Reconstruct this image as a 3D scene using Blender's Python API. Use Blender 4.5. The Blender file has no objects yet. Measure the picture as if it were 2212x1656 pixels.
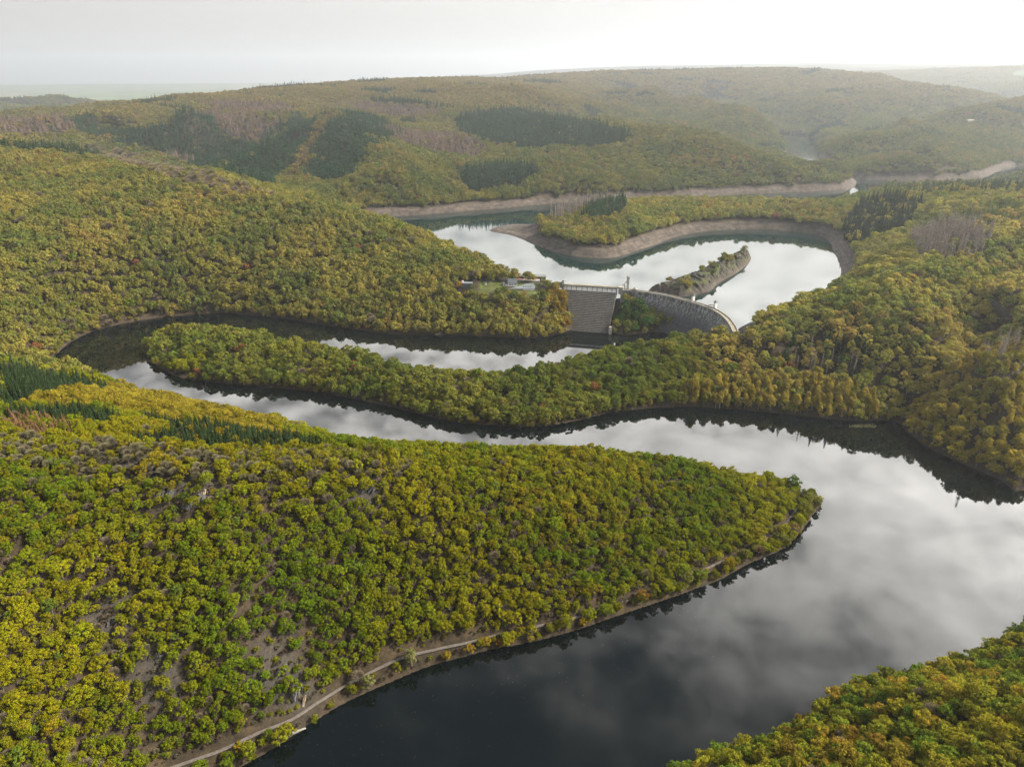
import bpy, math, random
import numpy as np
from mathutils import Vector
R = math.radians
C = bpy.context.scene.collection
sc = bpy.context.scene
rng = np.random.default_rng(7)
random.seed(7)

# ---------------------------------------------------------------- camera, world, sun, exposure
CAM_H, FOC, PITCH, CX, CY = 300.0, 1523.0, R(24.0), 1106.0, 828.0   # metres; the rest in photo pixels (2212 wide)
cam = bpy.data.cameras.new('camera')
cam.sensor_fit = 'HORIZONTAL'; cam.sensor_width = 36.0
cam.lens = 36.0 * FOC / 2212.0
cam.clip_start = 1.0; cam.clip_end = 90000.0
cam_o = bpy.data.objects.new('camera', cam); C.objects.link(cam_o)
cam_o.location = (0, 0, CAM_H); cam_o.rotation_euler = (R(90) - PITCH, 0, 0)
sc.camera = cam_o

SUN_AZ, SUN_EL = R(88), R(40)            # azimuth from the view axis towards the right
sun_dir = Vector((math.sin(SUN_AZ) * math.cos(SUN_EL), math.cos(SUN_AZ) * math.cos(SUN_EL), math.sin(SUN_EL)))
sun = bpy.data.lights.new('sun', 'SUN'); sun.energy = 5.0; sun.angle = R(9); sun.color = (1.0, 0.89, 0.70)
sun_o = bpy.data.objects.new('sun', sun); C.objects.link(sun_o)
sun_o.rotation_euler = (-sun_dir).to_track_quat('-Z', 'Y').to_euler()

def build_world():
    w = bpy.data.worlds.new('World'); sc.world = w; w.use_nodes = True
    nt = w.node_tree; nt.nodes.clear(); N = nt.nodes.new; L = nt.links.new
    out = N('ShaderNodeOutputWorld'); bg = N('ShaderNodeBackground'); bg.inputs['Strength'].default_value = 0.1
    sky = N('ShaderNodeTexSky'); sky.sky_type = 'NISHITA'; sky.sun_disc = False
    sky.sun_elevation = SUN_EL; sky.sun_rotation = SUN_AZ; sky.air_density = 1.0; sky.dust_density = 2.0
    tc = N('ShaderNodeTexCoord')
    def math_(op, a, b=None, clamp=False):
        n = N('ShaderNodeMath'); n.operation = op; n.use_clamp = clamp
        for i, v in enumerate((a, b)):
            if v is None: continue
            if isinstance(v, (int, float)): n.inputs[i].default_value = v
            else: L(v, n.inputs[i])
        return n.outputs[0]
    def smooth(v, a, b, lo=0.0, hi=1.0):
        n = N('ShaderNodeMapRange'); n.interpolation_type = 'SMOOTHSTEP'
        L(v, n.inputs['Value']); n.inputs['From Min'].default_value = a; n.inputs['From Max'].default_value = b
        n.inputs['To Min'].default_value = lo; n.inputs['To Max'].default_value = hi
        return n.outputs[0]
    sep = N('ShaderNodeSeparateXYZ'); L(tc.outputs['Generated'], sep.inputs[0])
    zc = math_('MAXIMUM', sep.outputs[2], 0.0)
    den = math_('ADD', zc, 0.10)
    px = math_('DIVIDE', sep.outputs[0], den); py = math_('DIVIDE', sep.outputs[1], den)
    comb = N('ShaderNodeCombineXYZ'); L(px, comb.inputs[0]); L(py, comb.inputs[1])
    n1 = N('ShaderNodeTexNoise'); n1.inputs['Scale'].default_value = 7.5; n1.inputs['Detail'].default_value = 8
    n1.inputs['Roughness'].default_value = 0.55; n1.inputs['Distortion'].default_value = 0.2
    L(comb.outputs[0], n1.inputs['Vector'])
    n2 = N('ShaderNodeTexNoise'); n2.inputs['Scale'].default_value = 0.9; n2.inputs['Detail'].default_value = 3
    L(comb.outputs[0], n2.inputs['Vector'])
    # closeness to the sun
    dot = N('ShaderNodeVectorMath'); dot.operation = 'DOT_PRODUCT'; L(tc.outputs['Generated'], dot.inputs[0])
    dot.inputs[1].default_value = (math.sin(R(62)) * math.cos(R(27)), math.cos(R(62)) * math.cos(R(27)), math.sin(R(27)))   # the thin bright part of the cloud
    dh = N('ShaderNodeVectorMath'); dh.operation = 'DOT_PRODUCT'; L(tc.outputs['Generated'], dh.inputs[0]); dh.inputs[1].default_value = (math.sin(R(45)), math.cos(R(45)), 0); dot2 = dh.outputs['Value']
    d = math_('MAXIMUM', dot.outputs['Value'], 0.0)
    g1 = math_('POWER', d, 3.0); g2 = math_('POWER', d, 14.0)
    glow = math_('ADD', math_('MULTIPLY', g1, 0.85), math_('MULTIPLY', g2, 1.6))
    # cover: closed near the horizon and towards the sun, broken overhead
    cover = math_('ADD', math_('MULTIPLY', n1.outputs[0], 1.0), math_('MULTIPLY', n2.outputs[0], 0.45))
    bias = math_('ADD', math_('ADD', smooth(sep.outputs[2], 0.05, 0.25, 0.5, 0.0), smooth(sep.outputs[2], 0.35, 0.80, 0.16, -0.20)), math_('MULTIPLY', g1, 0.45))
    mask = smooth(math_('ADD', cover, bias), 0.52, 1.02)
    bright = math_('ADD', math_('MULTIPLY', glow, CLOUD_GLOW), CLOUD_BASE)
    low = smooth(sep.outputs[2], 0.05, 0.52, 0.132, 1.0)
    top = smooth(sep.outputs[2], 0.50, 0.82, 1.0, 0.10)
    bright = math_('MULTIPLY', math_('MULTIPLY', bright, low), top)
    bright = math_('MULTIPLY', bright, smooth(dot2, -0.7, 0.75, 0.62, 1.0))
    var = math_('ADD', math_('MULTIPLY', math_('SUBTRACT', n1.outputs[0], 0.5), smooth(sep.outputs[2], 0.05, 0.40, 0.12, 1.7)), 1.0)
    bright = math_('MULTIPLY', bright, var)
    cl = N('ShaderNodeVectorMath'); cl.operation = 'SCALE'; cl.inputs[0].default_value = (1.0, 0.968, 0.922)
    L(bright, cl.inputs['Scale'])
    dk = N('ShaderNodeVectorMath'); dk.operation = 'SCALE'; dk.inputs['Scale'].default_value = SKY_SCALE; L(sky.outputs[0], dk.inputs[0])
    mix = N('ShaderNodeMix'); mix.data_type = 'RGBA'
    L(mask, mix.inputs['Factor']); L(dk.outputs[0], mix.inputs['A']); L(cl.outputs[0], mix.inputs['B'])
    L(mix.outputs['Result'], bg.inputs['Color']); L(bg.outputs[0], out.inputs['Surface'])
CLOUD_GLOW, CLOUD_BASE, SKY_SCALE = 12.0, 24.5, 0.35
build_world()

vs = sc.view_settings
vs.view_transform = 'Standard'; vs.look = 'None'; vs.exposure = 1.18; vs.gamma = 1.0; vs.use_curve_mapping = False
sc.render.engine = 'CYCLES'
cy = sc.cycles
cy.max_bounces = 5; cy.diffuse_bounces = 2; cy.glossy_bounces = 2; cy.transmission_bounces = 2
cy.transparent_max_bounces = 4; cy.volume_bounces = 0
cy.caustics_reflective = False; cy.caustics_refractive = False
cy.use_denoising = True; cy.denoising_input_passes = 'RGB_ALBEDO_NORMAL'
cy.use_adaptive_sampling = True; cy.adaptive_threshold = 0.02

# ---------------------------------------------------------------- helpers
def ray(px, py):
    u = (px - CX) / FOC; v = (CY - py) / FOC
    return np.array([u, math.cos(PITCH) + v * math.sin(PITCH), -math.sin(PITCH) + v * math.cos(PITCH)])
def at(px, py, z):                       # where the line of sight through a photo point meets height z
    d = ray(px, py); t = (z - CAM_H) / d[2]
    return (d[0] * t, d[1] * t, z)
def at_r(px, py, r):                     # ... and where it is r metres out
    d = ray(px, py); t = r / math.hypot(d[0], d[1])
    return (d[0] * t, d[1] * t, CAM_H + d[2] * t)
def hid(px, py, z, k=0.965):             # a shore hidden just behind a crest
    a = at(px, py, z); return (a[0] * k, a[1] * k, z)

def tag(o, label=None, cat=None, group=None, kind=None):
    if label: o['label'] = label
    if cat: o['category'] = cat
    if group: o['group'] = group
    if kind: o['kind'] = kind
    return o
def link(o, parent=None):
    C.objects.link(o)
    if parent: o.parent = parent
    return o
def empty(name, loc, rz=0.0):
    o = bpy.data.objects.new(name, None); o.empty_display_size = 2; o.location = loc; o.rotation_euler = (0, 0, rz)
    return link(o)
def mesh_np(name, V, F, mats, mi=None, smooth=False):
    """mesh from arrays; F is (n,3) or (n,4) ints, or a list of index lists"""
    me = bpy.data.meshes.new(name)
    V = np.asarray(V, dtype=np.float32)
    if isinstance(F, np.ndarray):
        n, k = F.shape
        me.vertices.add(len(V)); me.vertices.foreach_set('co', V.ravel())
        me.loops.add(n * k); me.loops.foreach_set('vertex_index', F.astype(np.int32).ravel())
        me.polygons.add(n); me.polygons.foreach_set('loop_start', np.arange(0, n * k, k, dtype=np.int32))
        me.update(calc_edges=True); me.validate()
    else:
        me.from_pydata([tuple(map(float, v)) for v in V], [], F); me.update()
    for m in mats: me.materials.append(m)
    if mi is not None: me.polygons.foreach_set('material_index', np.asarray(mi, dtype=np.int32))
    if smooth: me.polygons.foreach_set('use_smooth', np.ones(len(me.polygons), dtype=bool))
    return me
class MB:                                # collects boxes, prisms and tubes into ONE mesh
    def __init__(s): s.v = []; s.f = []; s.m = []
    def add(s, vs_, fs, m=0):
        b = len(s.v); s.v += [tuple(map(float, q)) for q in vs_]; s.f += [[i + b for i in f] for f in fs]; s.m += [m] * len(fs)
    def box(s, c, size, rz=0.0, m=0, taper=1.0):
        x, y, z = (q / 2 for q in size); ca, sa = math.cos(rz), math.sin(rz); P = []
        for dz in (-1, 1):
            k = taper if dz > 0 else 1.0
            for dx, dy in ((-1, -1), (1, -1), (1, 1), (-1, 1)):
                a, b = dx * x * k, dy * y * k
                P.append((c[0] + a * ca - b * sa, c[1] + a * sa + b * ca, c[2] + dz * z))
        s.add(P, [[0, 3, 2, 1], [4, 5, 6, 7], [0, 1, 5, 4], [1, 2, 6, 5], [2, 3, 7, 6], [3, 0, 4, 7]], m)
    def tube(s, pts, rad, n=8, m=0):
        pts = [Vector(p) for p in pts]; rings = []
        for i, p in enumerate(pts):
            d = (pts[min(i + 1, len(pts) - 1)] - pts[max(i - 1, 0)]).normalized()
            a = d.orthogonal().normalized(); b = d.cross(a); r = rad[i] if hasattr(rad, '__len__') else rad
            rings.append([p + (a * math.cos(2 * math.pi * k / n) + b * math.sin(2 * math.pi * k / n)) * r for k in range(n)])
        V = [q for g in rings for q in g]; F = []
        for i in range(len(pts) - 1):
            for k in range(n): F.append([i * n + k, i * n + (k + 1) % n, (i + 1) * n + (k + 1) % n, (i + 1) * n + k])
        F.append(list(range(n))[::-1]); F.append([(len(pts) - 1) * n + k for k in range(n)])
        s.add(V, F, m)
    def prism(s, poly, z0, z1, m=0):
        n = len(poly)
        s.add([(p[0], p[1], z0) for p in poly] + [(p[0], p[1], z1) for p in poly],
              [list(range(n))[::-1], list(range(n, 2 * n))] + [[i, (i + 1) % n, n + (i + 1) % n, n + i] for i in range(n)], m)
    def build(s, name, mats, parent=None, smooth=False):
        if not isinstance(mats, (list, tuple)): mats = [mats]
        me = mesh_np(name, s.v, s.f, mats, s.m, smooth)
        return link(bpy.data.objects.new(name, me), parent)

def new_mat(name):
    m = bpy.data.materials.new(name); m.use_nodes = True; m.node_tree.nodes.clear()
    return m, m.node_tree.nodes.new, m.node_tree.links.new
def simple_mat(name, col, rough=0.8, noise=0.25, scale=0.5, metallic=0.0, stretch=(1, 1, 1)):
    m, N, L = new_mat(name)
    out = N('ShaderNodeOutputMaterial'); b = N('ShaderNodeBsdfPrincipled'); b.inputs['Roughness'].default_value = rough
    b.inputs['Metallic'].default_value = metallic
    tc = N('ShaderNodeTexCoord'); mp = N('ShaderNodeMapping'); mp.inputs['Scale'].default_value = stretch
    nz = N('ShaderNodeTexNoise'); nz.inputs['Scale'].default_value = scale; nz.inputs['Detail'].default_value = 6
    mr = N('ShaderNodeMapRange'); mr.inputs['From Min'].default_value = 0.3; mr.inputs['From Max'].default_value = 0.7
    mr.inputs['To Min'].default_value = 1 - noise; mr.inputs['To Max'].default_value = 1 + noise
    sc_ = N('ShaderNodeVectorMath'); sc_.operation = 'SCALE'; sc_.inputs[0].default_value = col
    L(tc.outputs['Object'], mp.inputs[0]); L(mp.outputs[0], nz.inputs['Vector']); L(nz.outputs[0], mr.inputs['Value'])
    L(mr.outputs[0], sc_.inputs['Scale']); L(sc_.outputs[0], b.inputs['Base Color']); L(b.outputs[0], out.inputs['Surface'])
    return m

def perlin(x, y, seed=0):                # gradient noise, about -1..1
    r = np.random.default_rng(seed); perm = r.permutation(512); ang = r.random(512) * 2 * np.pi
    gx, gy = np.cos(ang), np.sin(ang)
    xi = np.floor(x).astype(int); yi = np.floor(y).astype(int); xf = x - xi; yf = y - yi
    def g(ix, iy, dx, dy):
        h = perm[(perm[ix & 511] + iy) & 511]; return gx[h] * dx + gy[h] * dy
    u = xf ** 3 * (xf * (xf * 6 - 15) + 10); v = yf ** 3 * (yf * (yf * 6 - 15) + 10)
    a = g(xi, yi, xf, yf); b = g(xi + 1, yi, xf - 1, yf); c = g(xi, yi + 1, xf, yf - 1); d = g(xi + 1, yi + 1, xf - 1, yf - 1)
    return ((a * (1 - u) + b * u) * (1 - v) + (c * (1 - u) + d * u) * v) * 1.5
def fbm(x, y, wl, octv=4, seed=0, gain=0.5):
    s = 0; a = 1.0; t = 0
    for i in range(octv):
        s = s + a * perlin(x / wl * 2 ** i + 17.3 * i, y / wl * 2 ** i - 9.1 * i, seed + i); t += a; a *= gain
    return s / t
def in_poly(x, y, poly):
    P = np.asarray(poly)[:, :2]; r = np.zeros(x.shape, bool); n = len(P)
    for i in range(n):
        x0, y0 = P[i]; x1, y1 = P[(i + 1) % n]
        if y0 == y1: continue
        c = ((y0 > y) != (y1 > y)) & (x < (x1 - x0) * (y - y0) / (y1 - y0) + x0)
        r ^= c
    return r
def poly_dist(x, y, poly, closed=True):
    P = np.asarray(poly)[:, :2]; best = np.full(x.shape, 1e18); n = len(P)
    for i in range(n if closed else n - 1):
        ax, ay = P[i]; bx, by = P[(i + 1) % n]; dx, dy = bx - ax, by - ay; l2 = dx * dx + dy * dy + 1e-9
        t = np.clip(((x - ax) * dx + (y - ay) * dy) / l2, 0, 1)
        best = np.minimum(best, (x - ax - t * dx) ** 2 + (y - ay - t * dy) ** 2)
    return np.sqrt(best)
def catmull(P, per=4, closed=False):
    P = np.asarray(P, float); n = len(P); out = []
    for i in range(n if closed else n - 1):
        g = (lambda k: P[k % n]) if closed else (lambda k: P[min(max(k, 0), n - 1)])
        p0, p1, p2, p3 = g(i - 1), g(i), g(i + 1), g(i + 2)
        for s in range(per):
            t = s / per
            out.append(0.5 * (2 * p1 + (p2 - p0) * t + (2 * p0 - 5 * p1 + 4 * p2 - p3) * t * t + (3 * p1 - p0 - 3 * p2 + p3) * t ** 3))
    if not closed: out.append(P[-1])
    return np.array(out)

# ---------------------------------------------------------------- the two lakes: shore lines
ZL, ZU, ZC = 0.0, 28.0, 40.0             # lower water, upper water, dam crest
def atl(pts, z): return [at(x, y, z)[:2] for x, y in pts]
def hidl(pts, z, k=0.965): return [hid(x, y, z, k)[:2] for x, y in pts]

dam_crest = [at(x, y, ZC)[:2] for x, y in ((1218.6, 618.5), (1275, 622), (1332, 625.5), (1373, 628.4), (1434, 637), (1493, 652), (1537, 666.4), (1566, 684), (1582, 703))]
dam_crest.append((dam_crest[-1][0] - 3, dam_crest[-1][1] - 22))
dam_crest = catmull(dam_crest, 5)

near_shore = atl([(520, 1656), (600, 1610), (680, 1555), (760, 1510), (830, 1478), (920, 1440), (1000, 1418), (1060, 1402), (1150, 1385),
    (1250, 1358), (1330, 1330), (1420, 1300), (1500, 1272), (1560, 1250), (1620, 1215), (1680, 1192), (1720, 1160), (1755, 1112), (1770, 1082)], ZL)
near_back = [(208, 482)] + hidl([(1600, 1020), (1500, 996), (1400, 985), (1250, 975), (1000, 970), (880, 965), (760, 955), (700, 935), (600, 905), (480, 880), (300, 838), (210, 806)], ZL)
pool_bank = atl([(108, 786), (125, 762), (150, 740), (200, 715), (270, 698), (360, 684), (470, 676), (560, 682), (640, 692), (720, 705), (790, 715),
    (850, 722), (920, 724), (1000, 724), (1060, 727), (1130, 731), (1180, 728), (1215, 720), (1236, 712), (1312, 718), (1345, 723), (1380, 722), (1412, 717), (1450, 722)], ZL)
pen_back = hidl([(1430, 737), (1360, 744), (1300, 759), (1240, 775), (1170, 790), (1100, 800), (1000, 800), (920, 793), (850, 778), (780, 757), (700, 747),
    (620, 737), (560, 720), (480, 708), (400, 705)], ZL, 0.955)
pen_near = atl([(318, 752), (325, 772), (340, 793), (400, 818), (480, 828), (560, 835), (640, 842), (700, 850), (770, 863), (830, 875), (890, 890), (950, 905), (1000, 914), (1060, 919), (1130, 922),
    (1190, 918), (1260, 906), (1310, 892), (1380, 883), (1480, 878), (1560, 882), (1600, 885), (1680, 892), (1750, 900), (1850, 910), (1900, 908), (1940, 912), (1955, 930),
    (1985, 952), (2024, 976), (2103, 1011), (2160, 1035), (2212, 1059)], ZL)
right_out = [(480, 515), (600, 560), (640, 470), (430, 395)]
corner = [(296, 316), (232, 285), (178, 272), (136, 247), (98, 232), (72, 221), (48, 196), (24, 152), (2, 90), (0, 20), (-10, -60), (-180, -60), (-182, 60), (-176, 120), (-166, 170)]
corner_to_near = atl([(380, 1745), (450, 1698)], ZL)
low_poly = catmull(near_shore + near_back + pool_bank + pen_back + pen_near + right_out + corner + corner_to_near, 3, True)

up_far = atl([(790, 471), (820, 468), (900, 465), (1000, 457), (1100, 449), (1180, 441), (1300, 435), (1400, 431), (1500, 426), (1600, 420), (1700, 416), (1790, 412), (1840, 407)], ZU)
# up the side valley and back
up_valley = [(930, 1985), (905, 2200), (905, 2450), (960, 2580), (1070, 2900), (1140, 3150), (1200, 3420), (1330, 3400), (1235, 3020), (1090, 2620), (1015, 2420), (1000, 2250)]
up_right = atl([(1800, 380), (1845, 387), (1900, 390), (2020, 392), (2080, 388), (2132, 381)], ZU) + [(1560, 2260), (1900, 2300), (1900, 2150), (1560, 2080)]
up_r2 = hidl([(2140, 394), (2050, 398), (1960, 402), (1890, 407)], ZU, 0.955) + hidl([(1835, 422)], ZU, 0.95)
pen_north = hidl([(1785, 440), (1700, 438), (1600, 434), (1500, 433), (1420, 433), (1340, 438), (1260, 443), (1195, 458)], ZU, 0.95)
spit = atl([(1165, 485), (1110, 484), (1075, 490), (1057, 497), (1068, 502), (1110, 510), (1160, 530), (1200, 545), (1250, 555), (1300, 558), (1340, 554), (1380, 540), (1420, 527),
    (1450, 515), (1500, 503), (1560, 497), (1640, 495), (1700, 500), (1760, 507), (1790, 520), (1800, 540), (1814, 570), (1817, 592)], ZU)
bay_right = hidl([(1812, 608), (1760, 634), (1700, 657), (1640, 674), (1600, 687)], ZU, 0.955)
dam_up = [tuple(p) for p in dam_crest[::-1][::4]]
west = [(30, 935), (-8, 985), (-32, 1030), (-62, 1075), (-100, 1140), (-150, 1230), (-230, 1320), (-300, 1400)]
up_poly = catmull(up_far + up_valley + up_right + up_r2 + pen_north + spit + bay_right + dam_up + west, 3, True)
isl = np.array(atl([(1400, 629), (1440, 636), (1480, 640), (1530, 630), (1545, 618), (1560, 607), (1590, 590), (1618, 568), (1621, 553)], ZU)
               + [tuple(np.array(at(x, y, ZU)[:2]) * 0.985) for x, y in ((1605, 545), (1575, 556), (1535, 575), (1500, 592), (1455, 606), (1420, 618))])
isl = catmull(isl, 3, True)

# ---------------------------------------------------------------- height control points (ground)
ctl = []
def cp(*pts):
    for x, y, z in pts: ctl.append(at(x, y, z))
def cw(*pts): ctl.extend(pts)
# near headland
cp((1000, 975, 58), (1250, 985, 46), (1400, 995, 34), (1500, 1008, 26), (1600, 1030, 17), (1700, 1050, 9), (800, 1045, 72), (870, 1015, 68),
   (650, 1050, 82), (450, 1042, 88), (300, 1012, 92), (150, 1000, 98), (0, 992, 108), (0, 1300, 74), (200, 1300, 57), (0, 1500, 50), (0, 1656, 36),
   (200, 1500, 38), (350, 1600, 12), (450, 1400, 38), (650, 1250, 48), (900, 1200, 42), (1150, 1180, 36), (1350, 1150, 26), (1500, 1120, 18), (700, 1400, 16),
   (300, 950, 92), (300, 912, 78), (100, 866, 76), (0, 818, 54), (0, 855, 84), (500, 935, 62), (700, 960, 48), (550, 914, 30), (400, 868, 15), (880, 975, 34), (250, 864, 28),
   (760, 970, 36), (0, 940, 100), (150, 834, 20))
cw((-420, 300, 130), (-500, 500, 120), (-650, 650, 60), (-650, 560, 85), (-330, 150, 90), (-300, 60, 90), (-700, 400, 140), (-260, 120, 55))
# corner hill under the drone
cw((150, 232, 30), (190, 248, 38), (150, 200, 62), (228, 245, 60), (260, 270, 58), (190, 195, 84), (112, 205, 44), (110, 185, 62), (82, 196, 40), (120, 150, 84), (90, 165, 66), (58, 160, 48), (60, 120, 66), (150, 140, 100), (250, 150, 120), (60, 60, 80), (150, 40, 130), (350, 250, 95), (450, 300, 100), (320, 300, 30), (400, 360, 30))
# right bank hill
cp((2212, 772, 66), (2160, 790, 60), (2060, 842, 40), (1995, 876, 18), (2120, 826, 50), (2120, 950, 28), (2212, 950, 36), (2212, 850, 52), (2040, 940, 12))
cw((520, 600, 75), (600, 700, 100), (700, 620, 110))
# main right hill
cp((1950, 885, 4), (2050, 818, 16), (2130, 770, 26), (2212, 738, 40), (2212, 700, 72), (2212, 600, 108), (2000, 600, 90), (1820, 610, 58), (1740, 650, 50), (1640, 690, 44), (1700, 760, 34),
   (1590, 715, 40), (1900, 700, 66), (2050, 700, 72), (1900, 800, 34), (1800, 850, 16), (1600, 780, 26), (1500, 760, 22), (1520, 820, 15), (1850, 570, 62), (1950, 540, 84), (2100, 555, 98), (2212, 520, 112),
   (1900, 520, 58), (1850, 500, 50), (1950, 480, 74), (2050, 500, 78), (2212, 455, 112), (2000, 430, 90), (1890, 425, 74), (2100, 421, 102), (2212, 418, 106), (1800, 450, 58), (2000, 455, 92), (2100, 470, 100),
   (1840, 640, 54), (1700, 690, 44), (1950, 620, 84))
cw((1100, 1100, 100), (1000, 900, 150), (900, 700, 140), (1300, 1400, 70), (1150, 1650, 42), (900, 1500, 70), (1500, 1800, 34))
# upper lake peninsula
cp((1180, 470, 36), (1260, 452, 46), (1340, 448, 52), (1420, 444, 54), (1500, 442, 52), (1600, 440, 50), (1700, 445, 54), (1760, 452, 58), (1160, 490, 34), (1230, 505, 42), (1290, 500, 47), (1350, 480, 50),
   (1500, 470, 46), (1650, 470, 46))
# tongue between the two lower channels
cp((345, 735, 10), (400, 720, 14), (480, 725, 17), (560, 735, 18), (640, 752, 18), (700, 766, 15), (780, 778, 14), (850, 802, 15), (920, 818, 15), (1000, 826, 15), (1100, 824, 16), (1170, 814, 17), (1240, 798, 20), (1300, 775, 25), (1360, 760, 26), (1430, 755, 28))
# left hill
cp((0, 327, 166), (150, 340, 152), (330, 376, 140), (460, 391, 126), (540, 411, 118), (640, 441, 104), (720, 461, 94), (780, 476, 84), (860, 506, 71), (930, 532, 60), (980, 557, 53), (1040, 583, 46),
   (200, 600, 60), (400, 600, 44), (600, 620, 30), (850, 660, 22), (1000, 660, 22), (0, 450, 118), (250, 480, 98), (500, 500, 82), (750, 560, 50), (0, 600, 70), (60, 700, 34), (0, 740, 26), (900, 600, 42),
   (1000, 617, 42), (1050, 612, 43), (1100, 614, 43), (1150, 608, 43), (1195, 616, 41), (1060, 640, 35), (1130, 638, 34), (1180, 650, 30), (1100, 665, 24), (1200, 680, 14), (1100, 595, 42), (1076, 592, 44), (1150, 598, 42))
cw((-900, 1000, 90), (-1000, 800, 90), (-800, 620, 75), (-1100, 1300, 175), (-150, 1130, 52))
# the wood in front of the dam
cp((1360, 712, 3), (1350, 690, 12), (1348, 665, 22), (1350, 648, 29), (1320, 690, 8), (1385, 690, 10), (1395, 712, 3))
cw((dam_crest[24][0] + 2, dam_crest[24][1] - 36, 1), (dam_crest[30][0] - 32, dam_crest[30][1] - 12, 3))
# massif beyond the upper lake
cp((790, 462, 41), (950, 446, 41), (1170, 428, 41), (1300, 428, 41), (1500, 418, 41), (1700, 408, 41), (1800, 402, 41),
   (850, 425, 58), (850, 385, 84), (1000, 400, 62), (1000, 350, 92), (1000, 300, 122), (1000, 260, 152), (1000, 220, 192), (1000, 190, 226), (1000, 172, 250),
   (1250, 395, 66), (1200, 350, 95), (1200, 300, 124), (1200, 260, 152), (1130, 190, 235),
   (1400, 350, 88), (1500, 380, 64), (1600, 375, 62), (1400, 395, 60),
   (715, 252, 168), (745, 270, 164), (800, 318, 136), (845, 360, 112), (600, 400, 62), (690, 262, 140), (640, 340, 84), (720, 380, 72),
   (600, 240, 180), (600, 215, 205), (640, 190, 228), (760, 182, 238), (850, 176, 245), (500, 205, 210), (400, 210, 202), (300, 222, 190), (200, 246, 178), (100, 258, 168), (0, 262, 164),
   (100, 300, 110), (250, 300, 108), (100, 270, 145), (250, 252, 170), (400, 240, 188), (400, 300, 104), (330, 340, 78), (450, 330, 84), (0, 290, 116), (900, 300, 116), (950, 345, 88), (900, 230, 180), (1100, 225, 188))
# ridges one behind the other: a crest line with the ground falling away behind it
def ridge(pts, back, zb, canopy=9):
    for x, y, r in pts:
        p = at_r(x, y, r); ctl.append((p[0], p[1], p[2] - canopy)); k = (r + back) / r
        ctl.append((p[0] * k, p[1] * k, min(zb if zb is not None else p[2] - 45, p[2] - 25)))
ridge([(470, 375, 1750), (520, 345, 1830), (580, 308, 1930), (640, 272, 2080), (700, 246, 2300)], 190, None)
ridge([(1320, 256, 2380), (1436, 276, 2260), (1531, 287, 2160), (1590, 308, 2080)], 330, 56)
ridge([(1636, 331, 2030), (1700, 358, 1960), (1760, 381, 1900)], 150, 44)
ridge([(1400, 190, 3900), (1506, 201, 3600), (1606, 228, 3300), (1680, 263, 3080), (1725, 291, 2960)], 330, 70)
ridge([(1340, 212, 3350), (1426, 262, 2950)], 200, 75)
ridge([(1886, 287, 2850), (1956, 258, 3000), (2081, 234, 3300), (2150, 222, 3500), (2212, 215, 3700)], 480, 60)
ridge([(1850, 159, 5600), (1906, 161, 5300), (2006, 180, 4900), (2106, 200, 4600), (2181, 212, 4450)], 800, 60)
ridge([(1738, 347, 2150), (1800, 338, 2160), (1856, 332, 2180), (1956, 332, 2230), (2056, 322, 2280), (2206, 312, 2350)], 170, 40)
ridge([(1651, 326, 2560), (1700, 309, 2640), (1756, 298, 2700), (1886, 296, 2700), (2006, 317, 2480)], 190, 44)
for x, y, r in ((1550, 182, 4700), (1700, 185, 4800), (1700, 215, 4250), (1800, 240, 3900), (1850, 200, 4300), (1780, 270, 3500), (1900, 235, 4000), (2000, 215, 4200), (1640, 205, 4400), (1250, 195, 3700), (1200, 178, 4300), (1330, 178, 4600)):
    p = at_r(x, y, r); ctl.append((p[0], p[1], p[2] - 8))
for x, y, r in ((1200, 163, 5200), (1300, 158, 5400), (1500, 154, 5800), (1700, 153, 6000)): ctl.append(at_r(x, y, r))
cp((1850, 362, 41), (2000, 368, 41), (2120, 362, 42), (2000, 290, 84), (2120, 270, 112), (2212, 260, 130))
cw((1900, 2750, 60), (2500, 2500, 100), (450, 2750, 55), (150, 2750, 120))
# low wooded hills on the plain, far left
for x, y, r in ((-60, 214, 6400), (0, 213, 6500), (60, 212, 6500), (120, 211, 6600), (180, 213, 6600), (240, 217, 6300), (290, 226, 5600)):
    p = at_r(x, y, r); ctl.append((p[0], p[1], p[2] - 12)); ctl.append((p[0] * 1.1, p[1] * 1.1, -90))
# far ground
for x, y, r in ((2010, 165, 8500), (2060, 158, 8600), (2120, 152, 8800), (2212, 146, 9000), (2100, 185, 7600), (2212, 190, 7000), (960, 170, 15000), (1050, 162, 15000), (1150, 153, 15000), (1270, 147, 15000), (1400, 142, 15500), (1500, 142, 15500),
                (1600, 139, 15500), (1750, 136, 16000), (1880, 139, 16000), (2000, 138, 16000), (2212, 136, 16000), (1600, 152, 11000), (1900, 150, 11000), (1300, 158, 11000), (1750, 158, 9500)): ctl.append(at_r(x, y, r))
cw((1500, 7800, 150), (700, 8200, 130), (2600, 7000, 120))
cp((420, 205, -50), (560, 193, -60), (850, 168, -20))
for x in (-300, 0, 200, 400, 600, 800):
    for r in (12000, 17000, 24000): ctl.append(at_r(x, 150, r)[:2] + (-90.0,))
for x in (1000, 1400, 1800, 2200, 2500): ctl.append(at_r(x, 150, 24000)[:2] + (150.0,))
for a, prof in ((-58, ((1500, 160), (2600, 140), (4000, 40), (6000, -20), (9000, -80))), (-45, ((2700, 150), (4000, 60), (6000, -30))), (-30, ((3200, 150), (4200, 80), (6200, -30), (9000, -90))), (-18, ((4000, 170), (5200, 80), (7500, -60), (9500, -90))), (58, ((1500, 160), (3000, 190), (6000, 200)))):
    for r, z in prof: ctl.append((r * math.sin(R(a)), r * math.cos(R(a)), z))
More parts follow.
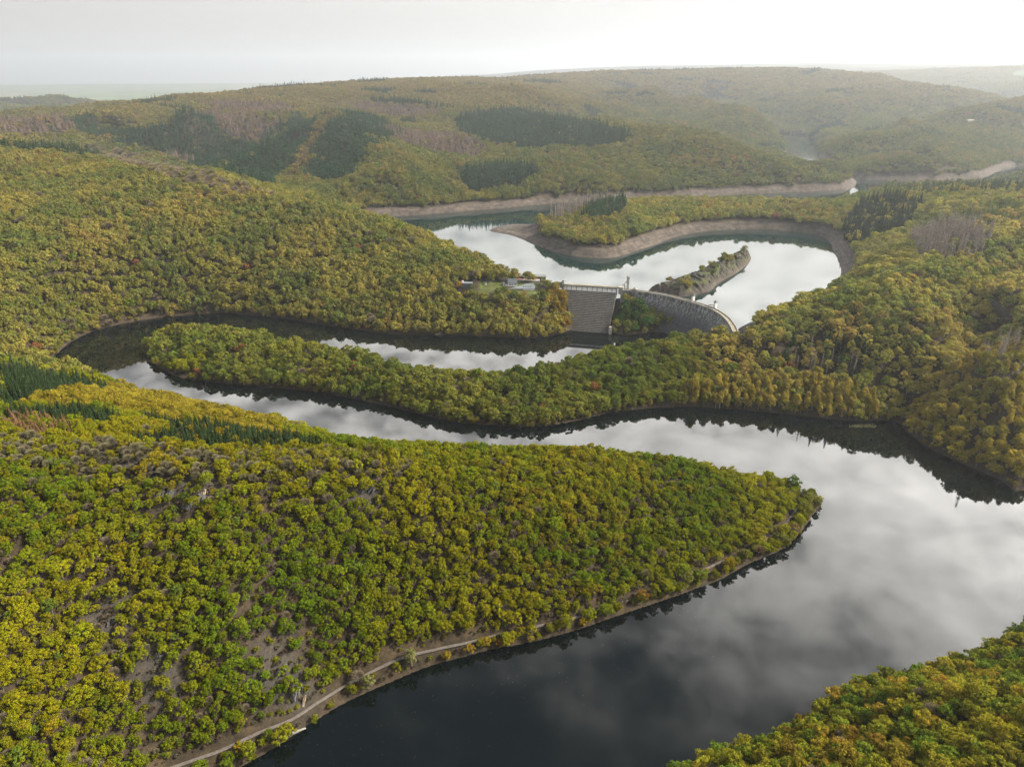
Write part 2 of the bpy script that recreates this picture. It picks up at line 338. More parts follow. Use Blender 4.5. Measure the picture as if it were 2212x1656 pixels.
for P, z, s in ((low_poly, ZL, 4), (up_poly, ZU, 5)):                 # the shore itself, thinned
    for p in P[::s]:
        if math.hypot(*p) > 15: ctl.append((p[0], p[1], z))
ctl = np.array(ctl)
keep = []                                # drop near-duplicates
for i, p in enumerate(ctl):
    if all((p[0] - ctl[j][0]) ** 2 + (p[1] - ctl[j][1]) ** 2 > (0.006 * math.hypot(p[0], p[1]) + 1) ** 2 for j in keep): keep.append(i)
ctl = ctl[keep]
n = len(ctl)
D = np.sqrt(((ctl[:, None, :2] - ctl[None, :, :2]) ** 2).sum(-1))
A = np.zeros((n + 1, n + 1)); A[:n, :n] = -D + np.eye(n) * 3.0; A[:n, n] = A[n, :n] = 1
wgt = np.linalg.solve(A, np.append(ctl[:, 2], 0))
def rbf(x, y):
    o = np.full(x.shape, wgt[n])
    for s in range(0, len(x), 20000):
        d = np.sqrt((x[s:s + 20000, None] - ctl[None, :, 0]) ** 2 + (y[s:s + 20000, None] - ctl[None, :, 1]) ** 2)
        o[s:s + 20000] -= d @ wgt[:n]
    return o

# grid of rings and spokes: fine near the drone, coarse far off
AZ0, AZ1, NA = R(-60), R(60), 640
R0, RQ, NR = 26.0, 1.0056, 1230
az = np.linspace(AZ0, AZ1, NA); rr = R0 * RQ ** np.arange(NR)
GA, GR = np.meshgrid(az, rr)
gx, gy = (GR * np.sin(GA)).ravel(), (GR * np.cos(GA)).ravel()
H = rbf(gx, gy)
rad = GR.ravel()
near = rad < 4600
big = 1e9
dl = np.full(gx.shape, -big); du = np.full(gx.shape, -big); di = np.full(gx.shape, -big)   # signed: + inside the water
for arr, P, rmax in ((dl, low_poly, 1500), (du, up_poly, 4600), (di, isl, 2000)):
    m = rad < rmax
    arr[m] = poly_dist(gx[m], gy[m], P) * np.where(in_poly(gx[m], gy[m], P), 1, -1)
# relief: gullies and lumps grow with the distance from any shore
shore = np.minimum(np.abs(dl), np.abs(du)); shore[shore > 1e8] = 600
amp = np.clip(shore / 160, 0, 1)
rel = fbm(gx, gy, 260, 4, 3) * 9 + (0.5 - np.abs(fbm(gx, gy, 330, 3, 11))) * 12 - 3 + fbm(gx, gy, 40, 3, 21) * 2.2
far = np.clip((rad - 1500) / 2500, 0, 1)
rel = rel + far * (fbm(gx, gy, 700, 4, 5) * 34 * np.clip((262 - H) / 70, 0.15, 1) + (0.22 - np.abs(fbm(gx, gy, 520, 3, 15))) * 95 * np.clip((250 - H) / 130, 0.10, 1))
rel *= np.where((rad > 900) & (rad < 1750) & (gx > 200), 0.45, 1.0) * amp * np.clip((14000 - rad) / 6000, 0.25, 1)
rel *= np.where((gx < -0.25 * gy) & (rad > 7000), 0.25, 1.0)
flat = np.clip(poly_dist(gx, gy, [at(1000, 620, 42)[:2], at(1200, 612, 42)[:2]], False) / 60, 0, 1) ; rel *= flat
H = H + rel
# rock ribs on the headland's lake side
rock_w = np.zeros(gx.shape)
for (px_, py_, z_, s_) in ((300, 1015, 90, 9), (210, 1005, 93, 8), (360, 1075, 78, 10), (430, 1100, 70, 9), (600, 1480, 10, 9), (790, 1075, 66, 6), (640, 1500, 7, 7), (330, 1440, 40, 8), (250, 1350, 48, 9)):
    c = at(px_, py_, z_); rock_w = np.maximum(rock_w, np.exp(-((gx - c[0]) ** 2 + (gy - c[1]) ** 2) / (2 * s_ * s_)))
m = (rad < 700) & (rock_w > 0.05)
rid = np.zeros(gx.shape); q = gx[m] * 0.62 + gy[m] * 0.78; q2 = gx[m] * 0.78 - gy[m] * 0.62
rid[m] = (0.5 - np.abs(fbm(q2 * 1.0, q * 0.35, 10, 4, 31, 0.6))) * 5.5
H = H + rid * rock_w * np.clip(shore / 25, 0, 1)
# shores: never flatter or steeper than a bank should be; beds below
near_dam = poly_dist(gx, gy, dam_crest, False)
dam_line = np.vstack([[dam_crest[0][0] - 30, dam_crest[0][1] + 12], dam_crest, [dam_crest[-1][0] + 2, dam_crest[-1][1] - 40]])
down = in_poly(gx, gy, list(map(tuple, dam_line)) + [(dam_crest[-1][0] + 60, 640), (dam_crest[-1][0], 300), (-900, 300), (-900, 880), (30, 905)])
sl, su = -dl, -du
H1 = np.minimum(H, ZL + np.maximum(sl, 0) * np.where(near_dam < 60, 1.3, 0.85) + 0.4)
H1 = np.maximum(H1, np.where(sl < 90, ZL + np.minimum(np.maximum(sl, 0) * 0.22, 9.0 - sl * 0.1), -999))
k = (~down) & (su < sl) & (su < 3000)
Hu = np.minimum(H1, ZU + np.maximum(su, 0) * 0.85 + 0.4)
sp_ = at(1090, 495, 30); bank = 0.70 - 0.56 * np.exp(-((gx - sp_[0]) ** 2 + (gy - sp_[1]) ** 2) / 2 / 95.0 ** 2)
Hu = np.minimum(Hu, np.where(bank < 0.36, ZU + np.maximum(su, 0) * (bank + 0.05) + 0.2, 1e6))
Hu = np.maximum(Hu, np.where(su < 140, ZU + np.minimum(np.maximum(su, 0) * bank, 15.0) - np.clip(su - 60, 0, 80) * 0.25, -999))
H2 = np.where(k, Hu, H1)
H2 = np.where((du >= 0) & ~(down & (su < -6)), ZU - np.minimum(np.maximum(du, 0) * 0.6 + 0.25, 14), H2)
H2 = np.where(dl >= 0, ZL - np.minimum(np.maximum(dl, 0) * 0.6 + 0.25, 14), H2)
# island
def isl_height(x, y):
    d = poly_dist(x, y, isl) * np.where(in_poly(x, y, isl), 1, -1)
    a_ = x * 0.80 + y * 0.60; b_ = y * 0.80 - x * 0.60            # strata run across the ridge
    rib = 0.45 - np.abs(fbm(a_, b_ * 0.45, 15, 4, 44, 0.6)); cr = fbm(x, y, 7, 4, 47, 0.6)
    iu = np.clip((x - isl[:, 0].min()) / (isl[:, 0].max() - isl[:, 0].min()), 0, 1)
    cap = 8.5 + 8 * np.exp(-((iu - 0.52) / 0.17) ** 2) + 6 * np.exp(-((iu - 0.90) / 0.09) ** 2) - 3.5 * np.exp(-((iu - 0.74) / 0.06) ** 2)
    up = np.clip(d, -6, 40) * 0.9; h = cap * (1 - np.exp(-np.maximum(up, 0) / cap * 1.35)) + np.minimum(up, 0)
    return ZU + h + np.clip(d / 5, 0, 1) * (rib * 11 + cr * 4.5), d
HG = H2.reshape(NR, NA)
def height_main(x, y):
    x = np.asarray(x, float); y = np.asarray(y, float)
    a = np.clip((np.arctan2(x, y) - AZ0) / (AZ1 - AZ0) * (NA - 1), 0, NA - 1.001)
    r = np.clip(np.log(np.maximum(np.hypot(x, y), R0) / R0) / math.log(RQ), 0, NR - 1.001)
    ia, ir = a.astype(int), r.astype(int); fa, fr = a - ia, r - ir
    return (HG[ir, ia] * (1 - fa) + HG[ir, ia + 1] * fa) * (1 - fr) + (HG[ir + 1, ia] * (1 - fa) + HG[ir + 1, ia + 1] * fa) * fr
def height(x, y):
    x = np.asarray(x, float); y = np.asarray(y, float); h = height_main(x, y)
    k = (x > isl[:, 0].min() - 5) & (x < isl[:, 0].max() + 5) & (y > isl[:, 1].min() - 5) & (y < isl[:, 1].max() + 5)
    if k.any(): h[k] = np.maximum(h[k], isl_height(x[k], y[k])[0])
    return h
def sample(G, x, y):
    a = np.clip((np.arctan2(x, y) - AZ0) / (AZ1 - AZ0) * (NA - 1), 0, NA - 1).round().astype(int)
    r = np.clip(np.log(np.maximum(np.hypot(x, y), R0) / R0) / math.log(RQ), 0, NR - 1).round().astype(int)
    return G.reshape(NR, NA)[r, a]
_t = 60 * 1.004 ** np.arange(1500)
def ground_at(px, py, lift=0.0, tmin=60):
    d = ray(px, py); t = _t[_t > tmin]; X, Y, Z = d[0] * t, d[1] * t, CAM_H + d[2] * t
    hit = np.nonzero(Z < height(X, Y) + lift)[0]
    i = hit[0] if len(hit) else len(t) - 1
    return (X[i], Y[i], float(height(X[i:i + 1], Y[i:i + 1])[0]))
def zone(pts, lift=6.0): return [ground_at(x, y, lift)[:2] for x, y in pts]

# ---------------------------------------------------------------- ground sheet, water, haze
meadow_z = [zone(q, 0.5) for q in ([(1030, 632), (1082, 624), (1085, 634), (1160, 632), (1165, 648), (1110, 655), (1040, 645)], [(1040, 612), (1080, 610), (1085, 622), (1040, 624)], [(1118, 608), (1165, 606), (1165, 616), (1120, 617)])]
bare_w = np.where((~down) & (su < sl) & (du < 2) & (su < np.where(bank < 0.36, 120, np.where(rad > 1500, 50, 22))) & (rad < 2750), np.clip((42.2 + 3.5 * fbm(gx, gy, 45, 3, 63) - H2) / 1.6, 0, 1), 0)
lowbank = np.where((dl < 1) & (dl > -7), np.clip((1.6 - H2) / 1.0, 0, 1), 0)
mead = np.zeros(gx.shape)
sel = (rad > 800) & (rad < 1200)
for P in meadow_z: mead[sel] = np.maximum(mead[sel], np.clip(1 - poly_dist(gx[sel], gy[sel], P) / 6, 0, 1) * 0.9 + in_poly(gx[sel], gy[sel], P) * 0.2)
field_w = np.where((rad > 6500) & (H2 < -15 + 0.0 * gx) & (gx < 0.0 * gy), 1.0, 0.0)
field_w = np.maximum(field_w, np.where((rad > 6800) & (gx > 0.3 * gy), np.clip((fbm(gx, gy, 1500, 3, 71) - 0.1) * 3, 0, 0.6), 0))
rockv = np.clip(rock_w * 1.3, 0, 1) * 0.55
idx = np.arange(NR * NA).reshape(NR, NA)
F = np.stack([idx[:-1, :-1], idx[:-1, 1:], idx[1:, 1:], idx[1:, :-1]], -1).reshape(-1, 4)[:, ::-1]
def ground_mat():
    m, N, L = new_mat('forest_floor')
    out = N('ShaderNodeOutputMaterial'); b = N('ShaderNodeBsdfPrincipled'); b.inputs['Roughness'].default_value = 0.95
    b.inputs['Specular IOR Level'].default_value = 0.15
    geo = N('ShaderNodeNewGeometry')
    at_ = N('ShaderNodeAttribute'); at_.attribute_name = 'zone'; sp = N('ShaderNodeSeparateColor'); L(at_.outputs['Color'], sp.inputs[0])
    def noise(scale, det=6, vec=None, rough=0.6):
        n = N('ShaderNodeTexNoise'); n.inputs['Scale'].default_value = scale; n.inputs['Detail'].default_value = det; n.inputs['Roughness'].default_value = rough
        L(vec or geo.outputs['Position'], n.inputs['Vector']); return n.outputs[0]
    def ramp(v, stops):
        r = N('ShaderNodeValToRGB'); r.color_ramp.elements[0].position = stops[0][0]; r.color_ramp.elements[0].color = (*stops[0][1], 1)
        r.color_ramp.elements[1].position = stops[-1][0]; r.color_ramp.elements[1].color = (*stops[-1][1], 1)
        for p, c in stops[1:-1]: e = r.color_ramp.elements.new(p); e.color = (*c, 1)
        L(v, r.inputs[0]); return r.outputs[0]
    def mix(f, a, b_):
        n = N('ShaderNodeMix'); n.data_type = 'RGBA'; L(f, n.inputs['Factor']); L(a, n.inputs['A']); L(b_, n.inputs['B']); return n.outputs['Result']
    litter = ramp(noise(0.16, 8, rough=0.7), [(0.3, (0.014, 0.012, 0.009)), (0.5, (0.034, 0.026, 0.017)), (0.62, (0.052, 0.038, 0.024)), (0.75, (0.034, 0.034, 0.014))])
    # dry banks: level lines left by the falling water
    mp = N('ShaderNodeMapping'); mp.inputs['Scale'].default_value = (0.02, 0.02, 1.3); L(geo.outputs['Position'], mp.inputs[0])
    bank = ramp(noise(1.0, 5, mp.outputs[0]), [(0.3, (0.050, 0.041, 0.036)), (0.5, (0.085, 0.070, 0.061)), (0.7, (0.135, 0.112, 0.096))])
    bank2 = ramp(noise(0.10, 7, rough=0.7), [(0.40, (0.30, 0.30, 0.32)), (0.58, (1.05, 1.05, 1.05))])
    mu = N('ShaderNodeMix'); mu.data_type = 'RGBA'; mu.blend_type = 'MULTIPLY'; mu.inputs['Factor'].default_value = 0.8; L(bank, mu.inputs['A']); L(bank2, mu.inputs['B'])
    grass = ramp(noise(0.25, 5), [(0.35, (0.055, 0.085, 0.022)), (0.65, (0.11, 0.13, 0.035))])
    mr = N('ShaderNodeMapping'); mr.inputs['Rotation'].default_value = (0.5, 0.2, 0.9); mr.inputs['Scale'].default_value = (0.7, 0.12, 0.35); L(geo.outputs['Position'], mr.inputs[0])
    rock = ramp(noise(1.2, 9, mr.outputs[0], 0.75), [(0.32, (0.018, 0.018, 0.02)), (0.5, (0.045, 0.044, 0.044)), (0.62, (0.08, 0.076, 0.07)), (0.76, (0.15, 0.135, 0.11))])
    vo = N('ShaderNodeTexVoronoi'); vo.inputs['Scale'].default_value = 0.0028
    mv = N('ShaderNodeMapping'); mv.inputs['Scale'].default_value = (1, 1.6, 0.0); mv.inputs['Rotation'].default_value = (0, 0, 0.4); L(geo.outputs['Position'], mv.inputs[0]); L(mv.outputs[0], vo.inputs['Vector'])
    svo = N('ShaderNodeSeparateColor'); L(vo.outputs['Color'], svo.inputs[0])
    fields = ramp(svo.outputs[0], [(0.0, (0.07, 0.11, 0.05)), (0.3, (0.11, 0.16, 0.07)), (0.45, (0.20, 0.17, 0.13)), (0.6, (0.03, 0.045, 0.035)), (0.85, (0.08, 0.12, 0.06))])
    c = mix(sp.outputs[2], litter, rock)
    c = mix(sp.outputs[1], c, grass)
    c = mix(at_.outputs['Alpha'], c, fields)
    c = mix(sp.outputs[0], c, mu.outputs['Result'])
    bp = N('ShaderNodeBump'); bp.inputs['Strength'].default_value = 0.5; bp.inputs['Distance'].default_value = 1.0; L(noise(0.6, 6), bp.inputs['Height'])
    L(bp.outputs[0], b.inputs['Normal'])
    L(c, b.inputs['Base Color']); L(b.outputs[0], out.inputs['Surface'])
    return m
M_ground = ground_mat()
me = mesh_np('ground', np.stack([gx, gy, H2], -1), F, [M_ground], smooth=True)
ca = me.attributes.new('zone', 'FLOAT_COLOR', 'POINT')
bw = np.maximum(bare_w, lowbank * 0.15)
ca.data.foreach_set('color', np.stack([bw, np.clip(mead, 0, 1), rockv, field_w], -1).astype(np.float32).ravel())
ground = link(bpy.data.objects.new('ground', me)); tag(ground, 'wooded hills and banks around the two lakes', 'ground', kind='structure')

# the rocky island in the upper lake, on a finer grid
xs = np.arange(isl[:, 0].min() - 6, isl[:, 0].max() + 6, 0.9); ys = np.arange(isl[:, 1].min() - 6, isl[:, 1].max() + 6, 0.9)
IX, IY = np.meshgrid(xs, ys); ih, idist = isl_height(IX.ravel(), IY.ravel())
ii = np.arange(IX.size).reshape(IX.shape); Fi = np.stack([ii[:-1, :-1], ii[:-1, 1:], ii[1:, 1:], ii[1:, :-1]], -1).reshape(-1, 4)
Fi = Fi[(idist[Fi] > -4).any(1)]
me = mesh_np('island', np.column_stack([IX.ravel(), IY.ravel(), ih]), Fi, [M_ground], smooth=False)
ca = me.attributes.new('zone', 'FLOAT_COLOR', 'POINT'); wash = np.clip((34.5 + 3 * fbm(IX.ravel(), IY.ravel(), 9, 3, 61) - ih) / 3, 0, 0.75)
ca.data.foreach_set('color', np.stack([wash, np.clip(fbm(IX.ravel(), IY.ravel(), 12, 3, 62) * 1.5, 0, .7), np.full(ih.shape, 0.55), 0 * ih], -1).astype(np.float32).ravel())
tag(link(bpy.data.objects.new('island', me)), 'rocky scrub grown island in the upper lake', 'island', kind='structure')

def water_mat(name, base, rough, bump, ior):
    m, N, L = new_mat(name)
    out = N('ShaderNodeOutputMaterial'); b = N('ShaderNodeBsdfPrincipled')
    b.inputs['Base Color'].default_value = (*base, 1); b.inputs['Roughness'].default_value = rough; b.inputs['IOR'].default_value = ior
    geo = N('ShaderNodeNewGeometry'); n1 = N('ShaderNodeTexNoise'); n1.inputs['Scale'].default_value = 0.35; n1.inputs['Detail'].default_value = 3
    n2 = N('ShaderNodeTexNoise'); n2.inputs['Scale'].default_value = 0.012; n2.inputs['Detail'].default_value = 4
    L(geo.outputs['Position'], n1.inputs['Vector']); L(geo.outputs['Position'], n2.inputs['Vector'])
    # breeze: a few patches are rippled, the rest is a mirror
    mr = N('ShaderNodeMapRange'); mr.inputs['From Min'].default_value = 0.52; mr.inputs['From Max'].default_value = 0.68; mr.inputs['To Min'].default_value = bump * 0.25; mr.inputs['To Max'].default_value = bump
    L(n2.outputs[0], mr.inputs['Value'])
    bp = N('ShaderNodeBump'); bp.inputs['Distance'].default_value = 0.25; L(mr.outputs[0], bp.inputs['Strength']); L(n1.outputs[0], bp.inputs['Height'])
    L(bp.outputs[0], b.inputs['Normal']); L(b.outputs[0], out.inputs['Surface'])
    return m
WATER_LOW, WATER_UP = ((0.0018, 0.0032, 0.0036), 0.03, 0.010, 1.42), ((0.004, 0.015, 0.015), 0.04, 0.012, 1.5)
def water(name, poly, z, mat, label, grow):
    P = np.asarray(poly); nx = len(P)
    T = np.roll(P, -1, 0) - np.roll(P, 1, 0); T /= np.linalg.norm(T, axis=1)[:, None] + 1e-9
    area = 0.5 * np.sum(P[:, 0] * np.roll(P[:, 1], -1) - P[:, 1] * np.roll(P[:, 0], -1))
    nrm = np.stack([T[:, 1], -T[:, 0]], -1) * (1 if area > 0 else -1)
    g = grow(P) if callable(grow) else grow
    Q = P + nrm * (g[:, None] if hasattr(g, '__len__') else g)
    me = mesh_np(name, np.column_stack([Q, np.full(nx, z)]), [list(range(nx)) if area > 0 else list(range(nx))[::-1]], [mat])
    o = link(bpy.data.objects.new(name, me)); tag(o, label, 'water', kind='structure'); return o
water('lower_lake', low_poly, ZL, water_mat('lower_water', *WATER_LOW), 'dark still lake winding below the dam', lambda P: np.where(poly_dist(P[:, 0], P[:, 1], dam_crest, False) < 60, 12.0, 0.6))
water('upper_lake', up_poly, ZU, water_mat('upper_water', *WATER_UP), 'pale reservoir held back behind the dam', lambda P: np.where(poly_dist(P[:, 0], P[:, 1], dam_crest, False) < 8, 1.5, 0.6))

def haze():
    mb = MB(); mb.box((0, 13500, 0), (64000, 31000, 1))
    z0, z1 = -160.0, 760.0
    mb.v = [(x, y, z0 if z < 0 else z1) for x, y, z in mb.v]
    m, N, L = new_mat('haze_air')
    out = N('ShaderNodeOutputMaterial'); v = N('ShaderNodeVolumePrincipled')
    v.inputs['Color'].default_value = (0.76, 0.82, 0.88, 1); v.inputs['Density'].default_value = HAZE; v.inputs['Anisotropy'].default_value = 0.68
    L(v.outputs[0], out.inputs['Volume'])
    m.cycles.homogeneous_volume = True
    o = mb.build('haze', m); tag(o, 'pale autumn haze lying over the valley', 'haze', kind='stuff'); return o
HAZE = 7.2e-5
haze()

# ---------------------------------------------------------------- trees: kinds, each with a trunk and a crown
def leaf_mat(name, trans=0.35, rough=0.7):
    m, N, L = new_mat(name)
    out = N('ShaderNodeOutputMaterial')
    a = N('ShaderNodeAttribute'); a.attribute_type = 'INSTANCER'; a.attribute_name = 'tint'
    v = N('ShaderNodeAttribute'); v.attribute_name = 'leaf'; sv = N('ShaderNodeSeparateColor'); L(v.outputs['Color'], sv.inputs[0])
    # leaf to leaf differences: some greener, some more turned
    sh = N('ShaderNodeHueSaturation'); L(a.outputs['Color'], sh.inputs['Color']); L(sv.outputs[0], sh.inputs['Hue']); L(sv.outputs[1], sh.inputs['Value'])
    d = N('ShaderNodeBsdfDiffuse'); t = N('ShaderNodeBsdfTranslucent'); mx = N('ShaderNodeMixShader'); mx.inputs[0].default_value = trans
    L(sh.outputs[0], d.inputs['Color']); L(sh.outputs[0], t.inputs['Color'])
    L(d.outputs[0], mx.inputs[1]); L(t.outputs[0], mx.inputs[2]); L(mx.outputs[0], out.inputs['Surface'])
    return m
M_leaf = leaf_mat('leaves'); M_needle = leaf_mat('needles', 0.12)
M_twig = leaf_mat('bare_twigs', 0.15)
M_bark = simple_mat('bark', (0.085, 0.07, 0.055), 0.9, 0.35, 1.5)
M_barkgrey = simple_mat('pale_bark', (0.22, 0.20, 0.18), 0.9, 0.3, 1.5)

def cards(P, Nrm, size, r, jitter=0.7, aspect=1.0):
    """one quad per point, facing roughly along Nrm"""
    n = len(P); q = Nrm + r.normal(0, jitter, (n, 3)); q /= np.linalg.norm(q, axis=1)[:, None] + 1e-9
    t = np.cross(q, r.normal(0, 1, (n, 3))); t /= np.linalg.norm(t, axis=1)[:, None] + 1e-9
    b = np.cross(q, t); s = (size * r.uniform(0.65, 1.35, n))[:, None] / 2
    a = s * aspect
    # kite shaped: reads less like a card
    V = np.stack([P - t * s, P + b * a * 0.8 - t * s * 0.1, P + t * s, P - b * a * 0.8 + t * s * 0.15], 1).reshape(-1, 3)
    return V, np.arange(4 * n).reshape(n, 4)
def rand_dir(r, n):
    q = r.normal(0, 1, (n, 3)); return q / np.linalg.norm(q, axis=1)[:, None]
def leaf_attr(me, n_quads, vals):
    c = me.attributes.new('leaf', 'FLOAT_COLOR', 'FACE')
    c.data.foreach_set('color', np.column_stack([vals, np.zeros(n_quads), np.ones(n_quads)]).astype(np.float32).ravel())
def crown_mesh(name, seed, h0, h1, rad_, lobes, per, size, flat=1.0, lobe_r=0.36, asym=1.0):
    """cauliflower crown: lobes spread through a dome between h0 and h1, each covered with leaf clumps"""
    r = np.random.default_rng(seed); V = []; Fc = []; vals = []; nb = 0
    hh = (h1 - h0) / 2; mid = (h0 + h1) / 2
    for i in range(lobes):
        k = (i + 0.5) / lobes; ph = i * 2.39996 + r.uniform(-0.4, 0.4)
        cz = 1 - 1.75 * k ** 1.15; rr_ = math.sqrt(max(0, 1 - min(abs(cz), 1) ** 2.2))
        f = r.uniform(0.45, 1.0)
        c = np.array([math.cos(ph) * rr_ * rad_ * f, math.sin(ph) * rr_ * rad_ * f, mid + cz * hh * 0.72])
        lr = rad_ * lobe_r * r.uniform(0.7, 1.35)
        n_ = int(per * r.uniform(0.7, 1.2))
        dd = rand_dir(r, n_); dd[:, 2] = np.where(dd[:, 2] < -0.35, -dd[:, 2], dd[:, 2])
        P = c + dd * lr * (np.array([1, 1, 0.85 * flat])) * r.uniform(0.58, 1.14, n_)[:, None]
        v, f_ = cards(P, dd, size, r); V.append(v); Fc.append(f_ + nb); nb += len(v)
        hue = 0.5 + r.normal(0, 0.008) + r.normal(0, 0.010, n_); val = np.clip(r.normal(1.0, 0.09) + r.normal(0, 0.16, n_), 0.5, 1.5)
        vals.append(np.column_stack([hue, val]))
    V = np.concatenate(V) * np.array([asym, 1.0, 1.0]); Fc = np.concatenate(Fc); vals = np.concatenate(vals)
    me = mesh_np(name, V, Fc, [M_leaf]); leaf_attr(me, len(Fc), vals); return me
def trunk_mesh(name, seed, h, r0, limbs, reach, mat):
    r = random.Random(seed); mb = MB()
    lean = [(r.uniform(-.25, .25) * i, r.uniform(-.25, .25) * i, h * i / 4) for i in range(5)]
    mb.tube([(0, 0, -1.0)] + lean[1:], [r0 * 1.25, r0, r0 * .8, r0 * .55, r0 * .2], 7)
    for k in range(limbs):
        a = k * 2.4 + r.uniform(-.4, .4); z = h * r.uniform(.4, .8); d = reach * r.uniform(.6, 1)
        mb.tube([(0, 0, z), (math.cos(a) * d * .5, math.sin(a) * d * .5, z + d * .35), (math.cos(a) * d, math.sin(a) * d, z + d * .9)], [r0 * .45, r0 * .3, r0 * .08], 5)
    return mesh_np(name, mb.v, mb.f, [mat])
def conifer_mesh(name, seed, h, rad_, tiers, per, size):
    r = np.random.default_rng(seed); V = []; Fc = []; vals = []; nb = 0
    for t in range(tiers):
        k = (t + 0.5) / tiers; z = h * (0.14 + 0.86 * k); rr_ = rad_ * (1 - k) ** 0.8 * r.uniform(0.85, 1.12) + 0.12
        n_ = max(5, int(per * (1 - k * 0.75))); ph = r.uniform(0, 6.28, n_); q = np.sqrt(r.uniform(0.12, 1, n_))
        P = np.column_stack([np.cos(ph) * rr_ * q, np.sin(ph) * rr_ * q, z - rr_ * q * 0.38 + r.normal(0, h / tiers * 0.3, n_)])
        nn = np.column_stack([np.cos(ph) * 0.65, np.sin(ph) * 0.65, np.full(n_, 0.75)])
        v, f_ = cards(P, nn, size * (1 - 0.45 * k), r, 0.4); V.append(v); Fc.append(f_ + nb); nb += len(v)
        vals.append(np.column_stack([0.5 + r.normal(0, 0.01, n_), np.clip(r.normal(1, 0.2, n_), 0.5, 1.6)]))
    V = np.concatenate(V); Fc = np.concatenate(Fc); vals = np.concatenate(vals)
    me = mesh_np(name, V, Fc, [M_needle]); leaf_attr(me, len(Fc), vals); return me
def twig_mesh(name, seed, h, rad_, n_, kind='round'):
    """bare crown: a spray of thin twigs (narrow blades) along rising limbs"""
    r = np.random.default_rng(seed); V = []
    for i in range(n_):
        if kind == 'round':
            a = r.uniform(0, 6.28); d = rand_dir(r, 1)[0]; d[2] = abs(d[2]) * 0.9 - 0.05
            c = np.array([d[0] * rad_, d[1] * rad_, h * 0.62 + d[2] * h * 0.38]) * 1.0
            s = c * np.array([0.35, 0.35, 0.8]); L_ = r.uniform(0.25, 1.0)
            p0 = s + (c - s) * (1 - L_) * r.uniform(0.2, 1); p1 = s + (c - s) * r.uniform(0.55, 1.1)
        else:
            k = r.uniform(0.12, 1) ; a = r.uniform(0, 6.28); rr_ = rad_ * (1 - k) ** 0.7 + 0.15
            p0 = np.array([0, 0, h * k]); p1 = np.array([math.cos(a) * rr_, math.sin(a) * rr_, h * k - rr_ * r.uniform(-0.1, 0.5)])
        w = np.cross(p1 - p0, r.normal(0, 1, 3)); w /= np.linalg.norm(w) + 1e-9; wd = (0.055 if kind == 'round' else 0.07) * r.uniform(0.6, 1.8)
        V += [p0 - w * wd, p0 + w * wd, p1 + w * wd * .5, p1 - w * wd * .5]
    V = np.array(V); Fc = np.arange(len(V)).reshape(-1, 4)
    me = mesh_np(name, V, Fc, [M_twig]); leaf_attr(me, len(Fc), np.column_stack([np.full(len(Fc), 0.5), r.uniform(0.7, 1.3, len(Fc))])); return me
def joined(name, a, b):                  # crown and trunk as one mesh, for the mass of the wood
    o = [bpy.data.objects.new('x', m) for m in (a, b)]
    V = []; Fc = []; mi = []; lf = []
    for k, m in enumerate((a, b)):
        nv = len(V); V += [v.co[:] for v in m.vertices]
        for i, p in enumerate(m.polygons): Fc.append([j + nv for j in p.vertices]); mi.append(k)
    me = mesh_np(name, V, Fc, [a.materials[0], b.materials[0]], mi)
    c = me.attributes.new('leaf', 'FLOAT_COLOR', 'FACE'); arr = np.tile(np.array([0.5, 1, 0, 1], np.float32), (len(Fc), 1))
    buf = np.zeros(len(a.polygons) * 4, np.float32); a.attributes['leaf'].data.foreach_get('color', buf); arr[:len(a.polygons)] = buf.reshape(-1, 4)
    c.data.foreach_set('color', arr.ravel())
    for q in o: bpy.data.objects.remove(q)
    return me
# (crown, trunk) meshes of unit trees, in metres
KIND = {
 'oak': [(crown_mesh('oak_crown', 10 + i, 1.6, 8.0 + 0.5 * (i % 3), 3.4 + 0.35 * (i % 2), 16 + 3 * (i % 3), 85, 0.54, 1.0, (0.30, 0.26, 0.34, 0.24)[i % 4], asym=(0.75 + 0.2 * (i % 4))), trunk_mesh('oak_trunk', i, 6, .22, 5, 2.2, M_bark)) for i in range(8)],
 'spruce': [(conifer_mesh('spruce_crown', 30 + i, 15 + i, 2.5 + .2 * i, 18, 60, 1.0), trunk_mesh('spruce_trunk', 40 + i, 13, .2, 0, 0, M_bark)) for i in range(3)],
 'dead': [(twig_mesh('dead_crown', 50 + i, 16 + i, 1.7, 300, 'cone'), trunk_mesh('dead_trunk', 60 + i, 16 + i, .2, 0, 0, M_barkgrey)) for i in range(3)],
 'bare': [(twig_mesh('bare_crown', 70 + i, 8, 3.4, 900), trunk_mesh('bare_trunk', 80 + i, 5.5, .18, 6, 2.2, M_bark)) for i in range(3)],
 'birch': [(crown_mesh('poplar_crown', 90 + i, 1.5, 12, 2.1, 18, 70, 0.6, 1.5, 0.5), trunk_mesh('poplar_trunk', 95 + i, 9, .17, 3, 1.0, M_barkgrey)) for i in range(2)],
}
LOD = {
 'oak_mid': [crown_mesh('oak_mid', 110 + i, 1.0, 8.2, 3.7, 14, 34, 1.05) for i in range(4)],
 'oak_far': [crown_mesh('oak_far', 120 + i, 0.5, 8.2, 3.9, 10, 14, 1.9) for i in range(3)],
 'spruce_far': [conifer_mesh('spruce_far', 130 + i, 15 + i, 2.7, 9, 22, 1.9) for i in range(3)],
}

